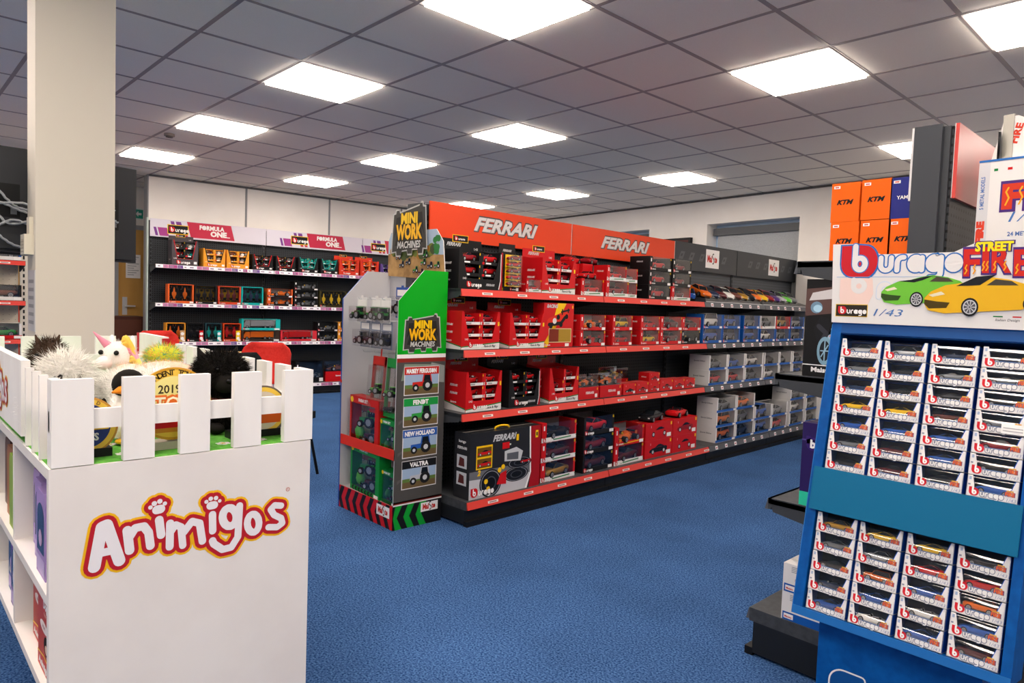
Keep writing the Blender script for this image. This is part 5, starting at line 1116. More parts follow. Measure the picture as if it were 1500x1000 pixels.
        for wx, wz, r_ in ((.44, .075, .095), (.97, .12, .075)):
            b.disc((ox + wx * L, y - .0012, oz + wz * L), r_ * L * 1.05, TYRE, 20, rx=r_ * L * .85); b.disc((ox + wx * L, y - .0014, oz + wz * L), r_ * L * .82, SILV, 20, rx=r_ * L * .68); b.disc((ox + wx * L, y - .0016, oz + wz * L), r_ * L * .7, mat('50525a', .4), 20, rx=r_ * L * .57)
            for k in range(9):
                a = 2 * pi * k / 9; b.poly([(ox + wx * L + r_ * L * .6 * (cos(a + s_) * q), y - .0018, oz + wz * L + r_ * L * .76 * (sin(a + s_) * q)) for q, s_ in ((.15, -.3), (1, -.09), (1, .09), (.15, .3))], SILV)
    pcar(X + .128, 1.338, .20, mat('6fc23c', .35), mat('2f4a1c', .4), 0); pcar(X + .236, 1.318, .235, mat('e8b422', .35), mat('4a3a10', .4), 1)
    b.rect(X + .39, X + .41, 1.3125, 1.3155, y, GREEN); b.rect(X + .43, X + .448, 1.3125, 1.3155, y, RED); b.text('Italian Design', (X + .42, y, 1.303), .006, DGREY, w=.05, bold=0, shear=.2)
    part(b, 'printed_header', False)
    b = MB(); b.box(X, X + .507, 2.051, 2.16, 1.25, 1.283, BLUED); part(b, 'header_tab', False)
car_stand()
def street_carton():
    if 'street' in CT: return CT['street']
    w, h, d = .106, .052, .07; b = MB(); t = .0016; x0, x1 = -w / 2, w / 2; wh = mat('e6e4e2', .45); bl = mat('1c5fc0', .4); ink = mat('70788c', .45); navy = mat('414a5a', .5); y = -.0005
    b.box(x0, x1, 0, d, 0, t, wh); b.box(x0, x1, d - t, d, t, h, navy); b.box(x0, x0 + t, 0, d, t, h, bl); b.box(x1 - t, x1, 0, d, t, h, bl); b.box(x0, x1, d * .75, d, h - t, h, bl)
    b.box(x0 + t, x1 - t, t, d - t, h * .16, h * .16 + t, navy)
    b.prism([(x0, 0), (x1, 0), (x1, h), (x1 - .008, h), (x1 - .020, h * .3), (x0 + .018, h * .3), (x0 + .011, h), (x0, h)], 0, t, wh)
    b.prism([(x1 - .0075, h), (x1 - .009, h), (x1 - .0205, h * .31), (x1 - .019, h * .3)], y, 0, bl); b.prism([(x0 + .018, h * .3), (x1 - .02, h * .3), (x1 - .02, h * .325), (x0 + .018, h * .325)], y, 0, mat('5a86c8', .4))
    rd = mat('cf1f2c', .35); bx, bz, k = x0 + .006, .003, .0215
    pts = [(0, .95), (0, .4)] + arc(.4, .45, .4, .45, 190, 270, 4) + arc(.6, .45, .4, .45, -80, 80, 8) + [(.42, .9), (.42, .74), (.3, .74), (.3, .95)]
    b.poly([(bx + a * k, y, bz + c * k) for a, c in pts], rd); b.flat(strokes(shift([[(0, 1.9), (0, .5)], arc(.42, .5, .42, .5, 0, 360, 12)], bx + k * .38, bz + k * .2, k * .36), k * .09, 8), (0, y - .0002, 0), WHITE)
    wp = shift(WORD, x0 + .031, .0055, .0082); b.flat(strokes(wp, .0029, 10), (0, y, 0), ink); b.flat(strokes(wp, .0014, 8), (0, y - .0003, 0), wh)
    b.text('1/43', (x1 - .013, y, .003), .0075, mat('8a93b4', .4), w=.019, bold=-.005, shear=.2)
    b.text('FIRE', (x1 - .0165, y - .0012, h * .31), .0085, mat('4a2a78', .4), w=.021, bold=.1); b.text('FIRE', (x1 - .0165, y - .0015, h * .31), .0085, mat('e06a2a', .4), w=.019, bold=.04); b.rect(x1 - .024, x1 - .010, h * .5, h * .56, y - .0012, mat('d8a040', .4))
    b.rect(x0 + .004, x0 + .009, h * .78, h * .93, y, mat('9fb0cc', .4)); b.rect(x0 + .003, x0 + .008, h * .52, h * .6, y, mat('8d93a4', .4))
    CT['street'] = b.data('carton'); return CT['street']
def street_window():
    if 'streetw' not in CT:
        w, h, d = .106, .052, .07; b = MB(); x0, x1 = -w / 2, w / 2; ct = [(0, h * .3), (0, h * .9), (.004, h * .97), (.012, h * .995), (d * .75, h * .99)]
        rows = [[(x0 + .0175 - .0065 * min(1, (z / h - .3) / .7), yy + .0008, z), (x1 - .0195 + .0115 * min(1, (z / h - .3) / .7), yy + .0008, z)] for yy, z in ct]
        v = [q for r_ in rows for q in r_]; b.mesh(v, [(2 * i, 2 * i + 1, 2 * i + 3, 2 * i + 2) for i in range(len(rows) - 1)], CLEAR, True)
        CT['streetw'] = b.data('window')
    return CT['streetw']
cx = [.084, .197, .312, .427]
up = [['silver silver navy navy'], ['grey black grey grey'], ['navy black black black'], ['yellow yellow brown grey'], ['blue blue blue darkred'], ['grey maroon blue black'], ['black maroon black blue']]
lowr = [['gold yellow yellow black'], ['grey silver red red'], ['black orange blue orange'], ['navy blue white blue'], ['blue white blue maroon']]
kinds = {'silver': 'saloon', 'navy': 'roadster', 'grey': 'sports', 'black': 'sports', 'yellow': 'sports', 'brown': 'jeep', 'blue': 'sports', 'darkred': 'saloon', 'maroon': 'saloon', 'gold': 'saloon', 'red': 'sports', 'orange': 'jeep', 'white': 'roadster'}
cn = ['the column by the open left edge', 'the second column', 'the third column', 'the last column']
cn[0] = 'the first column'
rn7 = ['top', 'second', 'third', 'fourth', 'fifth', 'sixth', 'bottom']; rn5 = ['top', 'second', 'middle', 'fourth', 'bottom']
def street_box(c, z, label, p, jit):
    root = thing('boxed_toy_car', label, 'boxed toy car', S_at(cx[c], z, .006 + jit), (-LEAN, 0, 0), 'small boxed cars in the blue stand')
    put(street_carton(), 'carton', root); put(street_window(), 'window', root)
    k = kinds[p]; L = {'jeep': .068, 'roadster': .076}.get(k, .078)
    put_car(k, BIT[p], root, 'toy_car', (-.001, .026, .0105), L, .06, scale_z=1.15)
for r_, row in enumerate(up):
    for c, p in enumerate(row[0].split()):
        street_box(c, .4075 + (6 - r_) * .0535, 'white boxed car with %s model, %s row of %s above the blue band' % (p, rn7[r_], cn[c]), p, .0015 * ((r_ * 3 + c) % 3))
for r_, row in enumerate(lowr):
    for c, p in enumerate(row[0].split()):
        street_box(c, .0185 + (4 - r_) * .0535, 'white boxed car with %s model, %s row of %s below the blue band' % (p, rn5[r_], cn[c]), p, .0015 * ((r_ * 5 + c) % 3))
def price_note():
    b = MB(); b.box(-.024, .03, -.0006, 0, -.012, .012, WHITE)
    for i in range(2): b.rect(-.02, .02, -.006 + i * .007, -.004 + i * .007, -.0012, mat('a8a8ac', .4))
    tag(b.build('price_note', None, S_at(.455, .4075 + 3 * .0535 + .014, .003), (-LEAN, 0, 0)), 'white paper note stuck on the fourth row box of the last column', 'price note')
price_note()

# ================================================================ dark gondola behind the blue stand
GY = 2.45
RFL = Frame(-1.235, GY + 2.7, -90)           # side facing the long gondola: u runs from the far end back to the end post
RFR = Frame(-.19, GY, 90)                    # side facing the camera's aisle
RSH = [(.617, .42), (1.084, .42), (1.493, .36)]
def header_plain(m, edge=WHITE):
    def f(t, L): b = MB(); b.box(.02, L - .004, .52 - .062, .52 - .052, 1.68, 1.91, m); b.box(.02, L - .004, .52 - .052, .52 - .050, 1.68, 1.91, edge); b.build('header_panel', t)
    return f
for i in range(2):
    bay(RFL, i * 1.35, i * 1.35 + 1.346, ('far', 'end')[i] + ' bay of the dark gondola, side turned to the blue carpet aisle, white edged header', 'bays of the dark gondola', RSH, .47, 1.90, 'grey', header_plain(mat('dcdadb', .4)), posts=(False, False), base=(.182, 0))
    bay(RFR, i * 1.35, i * 1.35 + 1.346, ('end', 'far')[i] + ' bay of the dark gondola, side behind the white carton, salmon red header', 'bays of the dark gondola', RSH, .47, 1.90, 'grey', header_plain(mat('cf4a44', .3)), posts=(False, False), base=(.182, 0), peg=PEG)
def dark_post():
    b = MB(); b.box(-.762, -.684, GY - .02, GY + .03, 0, 1.905, STEEL); b.box(-.684, -.666, GY + .0, GY + .035, 0, 1.90, STEELD)
    zz = .25
    while zz < 1.88: b.box(-.6665, -.6655, GY + .01, GY + .018, zz, zz + .03, BLACK); zz += .05
    tag(b.build('gondola_end_post', None, (0, 0, 0)), 'broad dark grey end post of the gondola behind the blue stand', 'post')
    for z, x in ((1.493, -1.063), (1.084, -1.12), (.617, -1.13)): pass
dark_post()
def standing_box():
    x0, x1 = -1.09, -.86; h = .345; w = x1 - x0
    def pr(b):
        y = -.0006; b.poly([(-w / 2, y, h * .62), (w / 2, y, h * .7), (w / 2, y, h * .95), (-w / 2, y, h * .9)], mat('5a4340', .45)); b.poly([(-w * .45, y - .0002, h * .78), (-w * .1, y - .0002, h * .8), (-w * .1, y - .0002, h * .9), (-w * .4, y - .0002, h * .86)], mat('c8c4c4', .45))
        b.disc((-w * .33, y - .0004, h * .71), .021, mat('6f8fa6', .3), 16); b.disc((-w * .31, y - .0006, h * .70), .013, mat('a8d0e4', .3), 14, rx=.016)
        b.poly([(-w * .42, y - .0004, h * .2), (-w * .38, y - .0004, h * .56), (-w * .12, y - .0004, h * .58), (-w * .06, y - .0004, h * .3)], BLACK)
        b.poly([(-w * .16, y - .0006, h * .36), (-w * .1, y - .0006, h * .5), (w * .2, y - .0006, h * .52), (w * .3, y - .0006, h * .44), (w * .06, y - .0006, h * .3)], mat('9db8cf', .3)); b.poly([(-w * .12, y - .0008, h * .42), (-w * .04, y - .0008, h * .46), (-w * .02, y - .0008, h * .42)], mat('e07a20', .4))
        b.disc((-w * .17, y - .0009, h * .27), .05, mat('7fa4b8', .35), 20, rx=.027); b.disc((-w * .17, y - .0012, h * .27), .036, mat('1c2026', .35), 20, rx=.018); b.flat(strokes([[(-w * .17, h * .17), (-w * .17, h * .37)], [(-w * .23, h * .27), (-w * .11, h * .27)], [(-w * .22, h * .21), (-w * .12, h * .33)]], .002, 6), (0, y - .0014, 0), mat('8fb4c8', .35)); b.poly([(-w * .36, y - .0006, h * .5), (-w * .26, y - .0006, h * .62), (-w * .12, y - .0006, h * .6), (-w * .08, y - .0006, h * .45), (-w * .3, y - .0006, h * .36)], mat('17181c', .4)); b.flat(strokes([[(-w * .28, h * .52), (-w * .16, h * .45), (-w * .2, h * .4)]], .008, 8), (0, y - .0008, 0), mat('34363e', .4))
        b.rect(-w / 2, w / 2, h * .115, h * .125, y - .0004, WHITE); b.text('Maisto', (-w * .2, y - .0004, h * .05), .016, WHITE, w=.075, bold=.04); b.text('SPORT', (w * .0, y - .0006, h * .84), .014, WHITE, ux=(0, 0, 1), uz=(-1, 0, 0), bold=.03)
    t = thing('motorcycle_toy_box', 'tall black box with printed racing motorcycle rider, on the middle shelf end', 'toy box', ((x0 + x1) / 2, GY + .012, 1.0845)); put(print_box(w, h, .12, BLACK, pr), 'carton', t)
standing_box()
OG = 'glossy motorcycle cartons on the dark gondola'
def cycle_carton(x, z, col, word, label):
    w, h, d = .094, .133, .17
    def pr(b):
        if word == 'KTM':
            b.text('KTM', (0, -.0006, h * .45), .015, BLACK, w=.056, bold=.05, shear=.35)
        else: b.text(word, (.006, -.0006, h * .47), .011, WHITE, w=.068, bold=.02)
        b.rect(-w * .42, -w * .2, h * .86, h * .93, -.0006, WHITE); b.rect(-w * .38, -w * .24, h * .88, h * .91, -.001, mat('c84a40', .4))
    t = thing('closed_toy_carton', label, 'toy carton', (x, GY + .02, z), group=OG); put(print_box(w, h, d, col, pr), 'carton', t)
KO = mat('ec6414', .22); KB = mat('2a2f7c', .22)
for i, x in enumerate((-.975, -.875, -.775 - .012)):
    cycle_carton(x, 1.4935, KO, 'KTM', 'glossy orange motorcycle carton, lower row, ' + ('outer end', 'middle', 'against the post')[i])
cycle_carton(-.978, 1.627, KO, 'KTM', 'glossy orange motorcycle carton, upper row, outer end'); cycle_carton(-.878, 1.629, KO, 'KTM', 'glossy orange motorcycle carton, upper row, middle'); cycle_carton(-.787, 1.627, KB, 'YAMAHA', 'glossy dark blue motorcycle carton, upper row, against the post')
def white_stack():
    WG2 = 'white and blue cartons on the dark base shelf'
    def pr(b):
        b.rect(-.1, .1, 0, .03, -.0006, BLUE); b.rect(-.095, -.06, .006, .024, -.001, WHITE); b.text('Maisto', (-.078, -.0014, .01), .007, mat('c8281e', .4), wmax=.03)
        for i in range(4): b.rect(-.075, -.04, .075 + i * .006, .078 + i * .006, -.0006, mat('9a9aa0', .4))
        b.text('SPECIAL', (-.04, -.0006, .045), .008, DGREY, bold=.02)
    me = print_box(.21, .104, .12, CARDW, pr)
    for i in range(2):
        t = thing('closed_toy_carton', 'white carton with blue foot band beside the blue stand, %s of two' % ('lower', 'upper')[i], 'toy carton', (-1.01, GY + .01, .1825 + i * .105), group=WG2); put(me, 'carton', t)
    def pr2(b): b.rect(-.075, .075, 0, .03, -.0006, BLUE); b.rect(-.07, -.04, .006, .024, -.001, WHITE); b.text('Maisto', (-.055, -.0014, .01), .007, mat('c8281e', .4), wmax=.026)
    t = thing('closed_toy_carton', 'white carton with blue foot band in front of the stack, nearer the blue stand', 'toy carton', (-.82, GY + .005, .1825), group=WG2); put(print_box(.15, .104, .1, CARDW, pr2), 'carton', t)
white_stack()
def purple_box():
    def pr(b): b.rect(-.13, .13, 0, .05, -.0006, mat('2fc8a0', .4)); blogo(b, -.115, -.0006, .2, .05, WHITE, mat('3a2470', .4), fine=False); b.rect(-.13, .13, .235, .24, -.0006, mat('5a4a90', .4))
    t = thing('closed_toy_carton', 'dark purple carton with mint green foot on the lower shelf end', 'toy carton', (-.945, GY + .012, .6175)); put(print_box(.26, .30, .12, mat('2a1c58', .4), pr), 'carton', t)
purple_box()
def white_counter_carton():
    x0, y0, z = -.60, 2.50, 1.4935; w, h, d = .42, .30, .18
    t = thing('display_carton', 'white display carton with flame lettering behind the printed header', 'display carton', (x0 + w / 2, y0, z), (0, 0, R(-4)))
    def pr(b):
        y = -.0006; xl = -w / 2
        b.rect(xl, xl + .03, .0, h, y, mat('cfd0d4', .45)); b.text('5 METAL MODELS', (xl + .018, y - .0004, .2), .010, mat('5a78b4', .4), ux=(0, 0, 1), uz=(-1, 0, 0), w=.1)
        b.text('FIRE', (xl + .022, y - .0004, .08), .018, mat('d8402a', .4), ux=(0, 0, 1), uz=(-1, 0, 0), w=.07, bold=.08)
        b.box(xl, w / 2, -.002, .0, h - .006, h, mat('2a6cb8', .4))
        pur = mat('4a2a78', .4)
        b.text('STREET', (.0, y - .0006, h * .74), .028, mat('e8d020', .4), w=.13, bold=.08); b.text('FIRE', (-.03, y - .0001, h * .5), .07, pur, w=.24, bold=.12); b.text('FIRE', (-.03, y - .0004, h * .505), .066, mat('d0381e', .4), w=.23, bold=.06)
        for k in range(7): fx = -.135 + k * .034; b.flat(strokes([[(fx, h * .53), (fx + .008, h * .6), (fx, h * .66), (fx + .006, h * .7)]], .0022, 8), (0, y - .0008, 0), mat('f0a828', .4))
        b.text('1/43', (-.07, y, h * .36), .03, mat('4a78b8', .4), w=.11, bold=-.005, shear=.25); b.text('24 METAL MODELS', (-.06, y, h * .22), .012, mat('5a78b4', .4), w=.13)
        b.rect(xl + .04, xl + .05, h * .88, h * .905, y, GREEN); b.rect(xl + .075, xl + .087, h * .88, h * .905, y, RED)
    put(print_box(w, h, d, CARDW, pr), 'carton', t)
    b = MB(); b.prism([(-.19, h), (-.065, h), (-.085, h + .07), (-.105, h + .09), (-.105, h + .118), (-.125, h + .13), (-.16, h + .13)], .03, .036, CARDW)
    b.text('FIRE', (-.118, .0292, h + .075), .018, mat('d0381e', .4), ux=(.25, 0, .97), uz=(-.97, 0, .25), w=.06, bold=.04); b.build('header_flap', t)
    b = MB(); b.box(-.162, -.135, .024, .04, h, h + .135, mat('c4c0b4', .25, .5)); b.build('foil_strip', t)
    b = MB(); b.cyl((-.175, .03, h + .045), (.957, .288, 0), .045, .006, BLACK, 18); b.build('dark_disc', t)
white_counter_carton()
# ================================================================ white plush display with picket fence
ANI = [([(0.3409, 0.7283), (0.3545, 0.8105), (0.3633, 0.8134), (0.3873, 0.7313)], 0.0115), ([(0.3515, 0.7558), (0.3757, 0.7565)], 0.0083), ([(0.4068, 0.7491), (0.4019, 0.7941)], 0.0092), ([(0.4054, 0.7769), (0.4171, 0.7958), (0.4341, 0.7963), (0.4437, 0.7809), (0.4474, 0.7503)], 0.0087), ([(0.4646, 0.8049), (0.4689, 0.77)], 0.0087), ([(0.46, 0.8275), (0.4671, 0.8282)], 0.0097), ([(0.4468, 0.8351)], 0.0046), ([(0.4546, 0.8424)], 0.0055), ([(0.4656, 0.8454)], 0.0055), ([(0.4759, 0.8388)], 0.0046), ([(0.4866, 0.7399), (0.487, 0.7928)], 0.0083), ([(0.4881, 0.772), (0.4984, 0.7871), (0.51, 0.7799), (0.5141, 0.7369)], 0.0078), ([(0.5156, 0.7664), (0.5332, 0.7879), (0.5498, 0.7807), (0.5565, 0.7379)], 0.0083), ([(0.5781, 0.7956), (0.5791, 0.7571)], 0.0083), ([(0.5735, 0.8168), (0.5813, 0.817)], 0.0092), ([(0.5642, 0.8275)], 0.0046), ([(0.5738, 0.833)], 0.0051), ([(0.5855, 0.8326)], 0.0051), ([(0.594, 0.8245)], 0.0041), ([(0.6334, 0.7792), (0.6319, 0.7699), (0.6275, 0.7632), (0.621, 0.7602), (0.6138, 0.7616), (0.6073, 0.7671), (0.6027, 0.7755), (0.601, 0.7852), (0.6024, 0.7943), (0.6068, 0.8011), (0.6132, 0.8041), (0.6204, 0.8029), (0.627, 0.7975), (0.6317, 0.789), (0.6334, 0.7792)], 0.0092), ([(0.6403, 0.8051), (0.6372, 0.7313), (0.6222, 0.7094), (0.602, 0.7086), (0.5819, 0.7263), (0.5789, 0.7342)], 0.0083), ([(0.6879, 0.754), (0.6866, 0.7445), (0.6827, 0.7375), (0.677, 0.7343), (0.6706, 0.7356), (0.6648, 0.7411), (0.6607, 0.7496), (0.6591, 0.7596), (0.6604, 0.769), (0.6642, 0.776), (0.6699, 0.7792), (0.6763, 0.7781), (0.6821, 0.7727), (0.6863, 0.7641), (0.6879, 0.754)], 0.0083), ([(0.7427, 0.7872), (0.7259, 0.7912), (0.7162, 0.7826), (0.7252, 0.7675), (0.7433, 0.7559), (0.7469, 0.7427), (0.7336, 0.7354), (0.7114, 0.7398)], 0.0078)]
AW = noise_mat('white_laminate', 'e2ddd9', 'e8e4e0', 6, .5); PICK = noise_mat('white_painted_wood', 'e9e6e3', 'f0eeeb', 12, .55, .05, stretch=(1, 1, .2))
TURF = noise_mat('green_felt', '4f9a35', '6cb84c', 60, .9, .3)
LRED = mat('b81f2c', .4); LYEL = mat('f0b81c', .4)
def word_logo(b, o, ux, k=1.0, ox=0.0, oz=0.0, e=.0006):
    """rounded white lettering on a red and yellow contour; ux runs along the writing"""
    o = Vector(o); ux = Vector(ux); n = ux.cross(Vector((0, 0, 1)))
    for add, m, h in ((.0135, LYEL, 0), (.0085, LRED, 1), (0, mat('e9e7ea', .4), 2)):
        vs, fs = [], []
        for p, r in ANI:
            a, f = strokes([[((x - ox) * k, (z - oz) * k) for x, z in p]], (r + add) * k, 14, False); n0 = len(vs); vs += a; fs += [tuple(q + n0 for q in ff) for ff in f]
        b.flat(union(vs, fs), o + n * (e + h * .0006), m, ux)
def plush_display():
    X0, X1, Y0, Y1, ZT = -3.10, -1.60, .262, .818, .942
    t = thing('plush_toy_display', 'white plush toy display with picket fence on green felt, red lettering on its front', 'display stand', (X1, Y0, 0)); off = Vector((-X1, -Y0, 0))
    def part(b, name): return b.build(name, t, off)
    b = MB(); b.box(X1 - .022, X1, Y0, Y1, 0, ZT, AW); word_logo(b, (X1, 0, 0), (0, 1, 0)); b.flat(strokes([arc(.760, .825, .0045, .0045, 0, 360, 10)], .0007, 6), (X1 + .0006, 0, 0), mat('c06a5a', .4), (0, 1, 0)); b.text('R', (X1 + .0006, .760, .823), .0045, mat('c06a5a', .4), ux=(0, 1, 0), bold=.0); part(b, 'front_panel')
    b = MB(); b.box(X0, X1 - .022, Y0, Y1, ZT - .022, ZT - .003, AW); b.box(X0, X1 - .0225, Y0 - .0006, Y0 + .022, ZT - .0225, ZT, AW); part(b, 'top_board')
    b = MB(); b.box(X0 + .02, X1 - .008, Y0 + .005, Y1 - .004, ZT - .003, ZT + .002, TURF)
    r = random.Random(5)
    for i in range(26):
        x, y = X1 - .06 - r.random() * .6, Y0 + .05 + r.random() * .46
        for k in range(6): a = k * pi / 3; b.poly([(x + .011 * cos(a) + .007 * cos(q * pi / 3), y + .011 * sin(a) + .007 * sin(q * pi / 3), ZT + .0026) for q in range(6)], WHITE)
        b.poly([(x + .006 * cos(q * pi / 3), y + .006 * sin(q * pi / 3), ZT + .003) for q in range(6)], YEL)
    part(b, 'felt_lawn')
    for z in (.68, .47): b = MB(); b.box(X0, X1 - .022, Y0, Y1, z - .02, z, AW); part(b, 'shelf_board')
    for x in (-2.06, -2.56, -3.08): b = MB(); b.box(x, x + .02, Y0 + .001, Y1, .45, ZT - .022, AW); part(b, 'divider')
    b = MB(); b.box(X0, X1 - .022, Y1 - .30, Y1 - .285, .47, ZT - .022, AW); part(b, 'centre_panel')
    for q in ((X0, Y0 + .02), (X0, Y1 - .06)): b = MB(); b.box(q[0], q[0] + .04, q[1], q[1] + .04, 0, .45, AW); part(b, 'leg')
    zf0, zf1 = .944, 1.12
    def picket(x0, x1, y0, y1, z1=zf1): b = MB(); b.box(x0, x1, y0, y1, zf0, z1, PICK); part(b, 'picket')
    for a, c in ((.266, .340), (.394, .455), (.507, .571), (.625, .690), (.748, .822)): picket(X1 - .018, X1 + .0, a, c)
    b = MB(); b.box(X1 - .032, X1 - .018, .266, .822, 1.014, 1.055, PICK); part(b, 'rail')
    x = X1 - .03; n = 0
    picket(X1 - .072, X1 - .018, .804, .822)
    for i in range(1, 9): picket(X1 - .072 - i * .117, X1 - .018 - i * .117 + .012, .806, .822)
    b = MB(); b.box(X0, X1 - .018, .792, .806, 1.006, 1.05, PICK); part(b, 'rail')
    b = MB(); b.box(X1 - .09, X1 - .018, .78, .806, zf0, .965, PICK); part(b, 'rail')
    for i in range(4): picket(X1 - .03 - i * .082 - (.0 if i else -.012), X1 - .03 - i * .082 + .0 + .012, .262, .278) if i else picket(X1 - .04, X1 - .018, .266, .282)
    b = MB(); b.box(-1.90, X1 - .018, .282, .294, 1.014, 1.055, PICK); part(b, 'rail')
    b = MB(); b.box(-2.62, -1.90, .258, .276, .960, 1.134, PICK); word_logo(b, (-2.27, .258, 1.048), (1, 0, 0), .82, .549, .775); part(b, 'name_board')
    b = MB(); b.box(-3.05, -2.74, .806, .824, .95, 1.135, PICK); b.box(-3.06, -3.05, .800, .826, .95, 1.135, LRED); b.box(-2.74, -2.73, .800, .826, .95, 1.13, LRED); part(b, 'name_board')
    for y in (.30, .42, .54, .66, .76): picket(X0, X0 + .018, y, y + .07)
    b = MB(); b.box(X0 + .018, X0 + .03, .28, .80, 1.006, 1.05, PICK); part(b, 'rail')
plush_display()
# ---- medal boards
def medal(label, x, y, z, r_, rim, core, extra, base_m, bw):
    t = thing('award_medal_board', label, 'award board', (x, y, .9445))
    b = MB(); n = 40; zz = z - .9445
    for k, (rr, m, e) in enumerate(((r_, rim, 0), (r_ * .93, mat('e8c24a', .35) if rim is not BLACK else SILV, .0006), (r_ * .76, core, .0012))):
        if k == 0:
            b.cyl((-.006, 0, zz), (1, 0, 0), rr, .006, m, n, smooth=False)
        else: b.poly([(e, rr * cos(2 * pi * i / n), zz + rr * sin(2 * pi * i / n)) for i in range(n)], m)
    extra(b, zz, r_); b.build('medal', t)
    b = MB(); b.box(-.04, .004, -bw / 2, bw / 2, 0, .018, base_m); b.box(-.02, -.007, -.012, .012, .018, zz, base_m); b.build('foot', t)
def arc_text(b, s, cz, r_, h, m, a0, a1, e):
    for i, ch in enumerate(s):
        if ch == ' ': continue
        a = R(a0 + (a1 - a0) * i / max(1, len(s) - 1)); ux = (0, sin(a), -cos(a)); uz = (0, cos(a), sin(a))
        b.text(ch, (e, r_ * cos(a), cz + r_ * sin(a)), h, m, ux=ux, uz=uz, bold=.02)
def gold(b, z, r_):
    arc_text(b, 'INDEPENDENT TOY AWARDS', z, r_ * .79, r_ * .15, mat('3a2a10', .4), 165, 15, .0015)
    b.text('2019', (.0018, -.010, z + r_ * .30), r_ * .22, mat('3a2f1c', .4), ux=(0, 1, 0), bold=.02, w=r_ * .58)
    b.text('TOY', (.0017, -r_ * .02, z - r_ * .13), r_ * .33, mat('e0702c', .4), ux=(0, 1, 0), bold=.12, w=r_ * 1.05); b.text('TOY', (.0022, -r_ * .02, z - r_ * .12), r_ * .31, mat('f6efd8', .4), ux=(0, 1, 0), bold=.02, w=r_ * .96)
    b.poly([(.002, r_ * .62 + r_ * .16 * cos(q * pi / 8), z + r_ * .02 + r_ * .17 * sin(q * pi / 8)) for q in range(16)], mat('2f9fb0', .4))
    b.poly([(.0024, -r_ * .8, z - r_ * .66), (.0024, r_ * .8, z - r_ * .66), (.0024, r_ * .8, z - r_ * .5), (.0024, -r_ * .8, z - r_ * .5)], RED); b.poly([(.0024, -r_ * .7, z - r_ * .78), (.0024, r_ * .7, z - r_ * .78), (.0024, r_ * .78, z - r_ * .66), (.0024, -r_ * .78, z - r_ * .66)], mat('d08a2c', .4))
medal('gold medal board reading 2019 standing behind the gap of the front pickets', -1.665, .513, 1.048, .083, mat('c9962c', .3), mat('e2d88c', .4), gold, mat('b9b2a4', .5), .12)
def bluem(b, z, r_):
    arc_text(b, 'AWARDED', z, r_ * .8, r_ * .12, mat('6a4a1c', .4), 150, 20, .0015); b.text('APPROVED', (.0017, .01, z + r_ * .15), r_ * .2, WHITE, ux=(0, 1, 0), bold=.04, w=r_ * 1.2)
    b.poly([(.0015, -r_ * .7, z - r_ * .1), (.0015, r_ * .7, z - r_ * .1), (.0015, r_ * .7, z - r_ * .14), (.0015, -r_ * .7, z - r_ * .14)], YEL); b.text('TOYS', (.0017, .0, z - r_ * .5), r_ * .24, WHITE, ux=(0, 1, 0), bold=.04, w=r_ * .8)
medal('blue and copper medal board behind the corner picket, near the lettered side board', -1.665, .338, 1.012, .062, mat('c08a3a', .35), mat('2b3a78', .4), bluem, BLACK, .10)
def bronze(b, z, r_):
    b.poly([(.0015, -r_ * .7, z - r_ * .5), (.0015, r_ * .7, z - r_ * .5), (.0015, r_ * .76, z - r_ * .1), (.0015, -r_ * .76, z - r_ * .1)], mat('d05a1c', .4)); b.text('TOP', (.0017, 0, z + r_ * .1), r_ * .3, mat('3a2a2a', .4), ux=(0, 1, 0), bold=.04, w=r_ * .7)
medal('silver and orange medal board behind the last two front pickets', -1.695, .735, 1.01, .064, mat('6a6058', .35), mat('cfc4b4', .4), bronze, BLACK, .16)
# ---- plush toys
def furry(t, blobs, m, n, length, seed, gravity=.3, fm=None):
    """short hair tufts standing on a set of ellipsoids (centre, radii)"""
    r = random.Random(seed); b = MB(); mats = fm or [m]
    tot = sum(q[1][0] * q[1][1] + q[1][1] * q[1][2] + q[1][0] * q[1][2] for q in blobs)
    for c, rad in blobs:
        k = int(4 * n * (rad[0] * rad[1] + rad[1] * rad[2] + rad[0] * rad[2]) / tot)
        for i in range(k):
            d = Vector((r.gauss(0, 1), r.gauss(0, 1), r.gauss(0, 1))).normalized(); p = Vector((c[0] + d.x * rad[0], c[1] + d.y * rad[1], c[2] + d.z * rad[2]))
            if any(sum(((p[j] - o[0][j]) / (o[1][j] * .95)) ** 2 for j in range(3)) < 1 for o in blobs if o[0] is not c): continue
            q = (d + Vector((r.gauss(0, .45), r.gauss(0, .45), r.gauss(0, .45) - gravity))).normalized(); s = d.cross(q).normalized() if d.cross(q).length > 1e-3 else d.orthogonal()
            l = length * (.6 + .8 * r.random()); w = length * .028 + .0002
            mm = mats[r.randrange(len(mats))]
            b.poly([p - s * w, p + s * w, p + q * l * .6 + s * w * .6, p + q * l], mm); b.poly([p - s * w, p + q * l * .6 + s * w * .6, p + q * l, p + q * l * .6 - s * w * .6], mm)
    o = b.build('fur', t); o['kind'] = 'stuff'
def plush(name, label, cat, loc, blobs, m, seed, n=1500, length=.02, extra=None, fm=None, gravity=.3, rz=0.0):
    t = thing(name, label, cat, loc, (0, 0, rz))
    b = MB(); rr = random.Random(seed)
    for c, rad in blobs: b.ball(c, rad, m, 16, 10)
    o = b.build('body', t)
    md = o.modifiers.new('one_skin', 'REMESH'); md.mode = 'VOXEL'; md.voxel_size = .006; md.use_smooth_shade = True
    furry(t, blobs, m, n, length, seed, gravity, fm)
    if extra: extra(t)
def P(b, n, t): return b.build(n, t)
def eyes(t, pts, r_=.006):
    for p in pts: b = MB(); b.ball(p, r_, mat('0c0c0e', .1), 10, 8); P(b, 'eye', t)
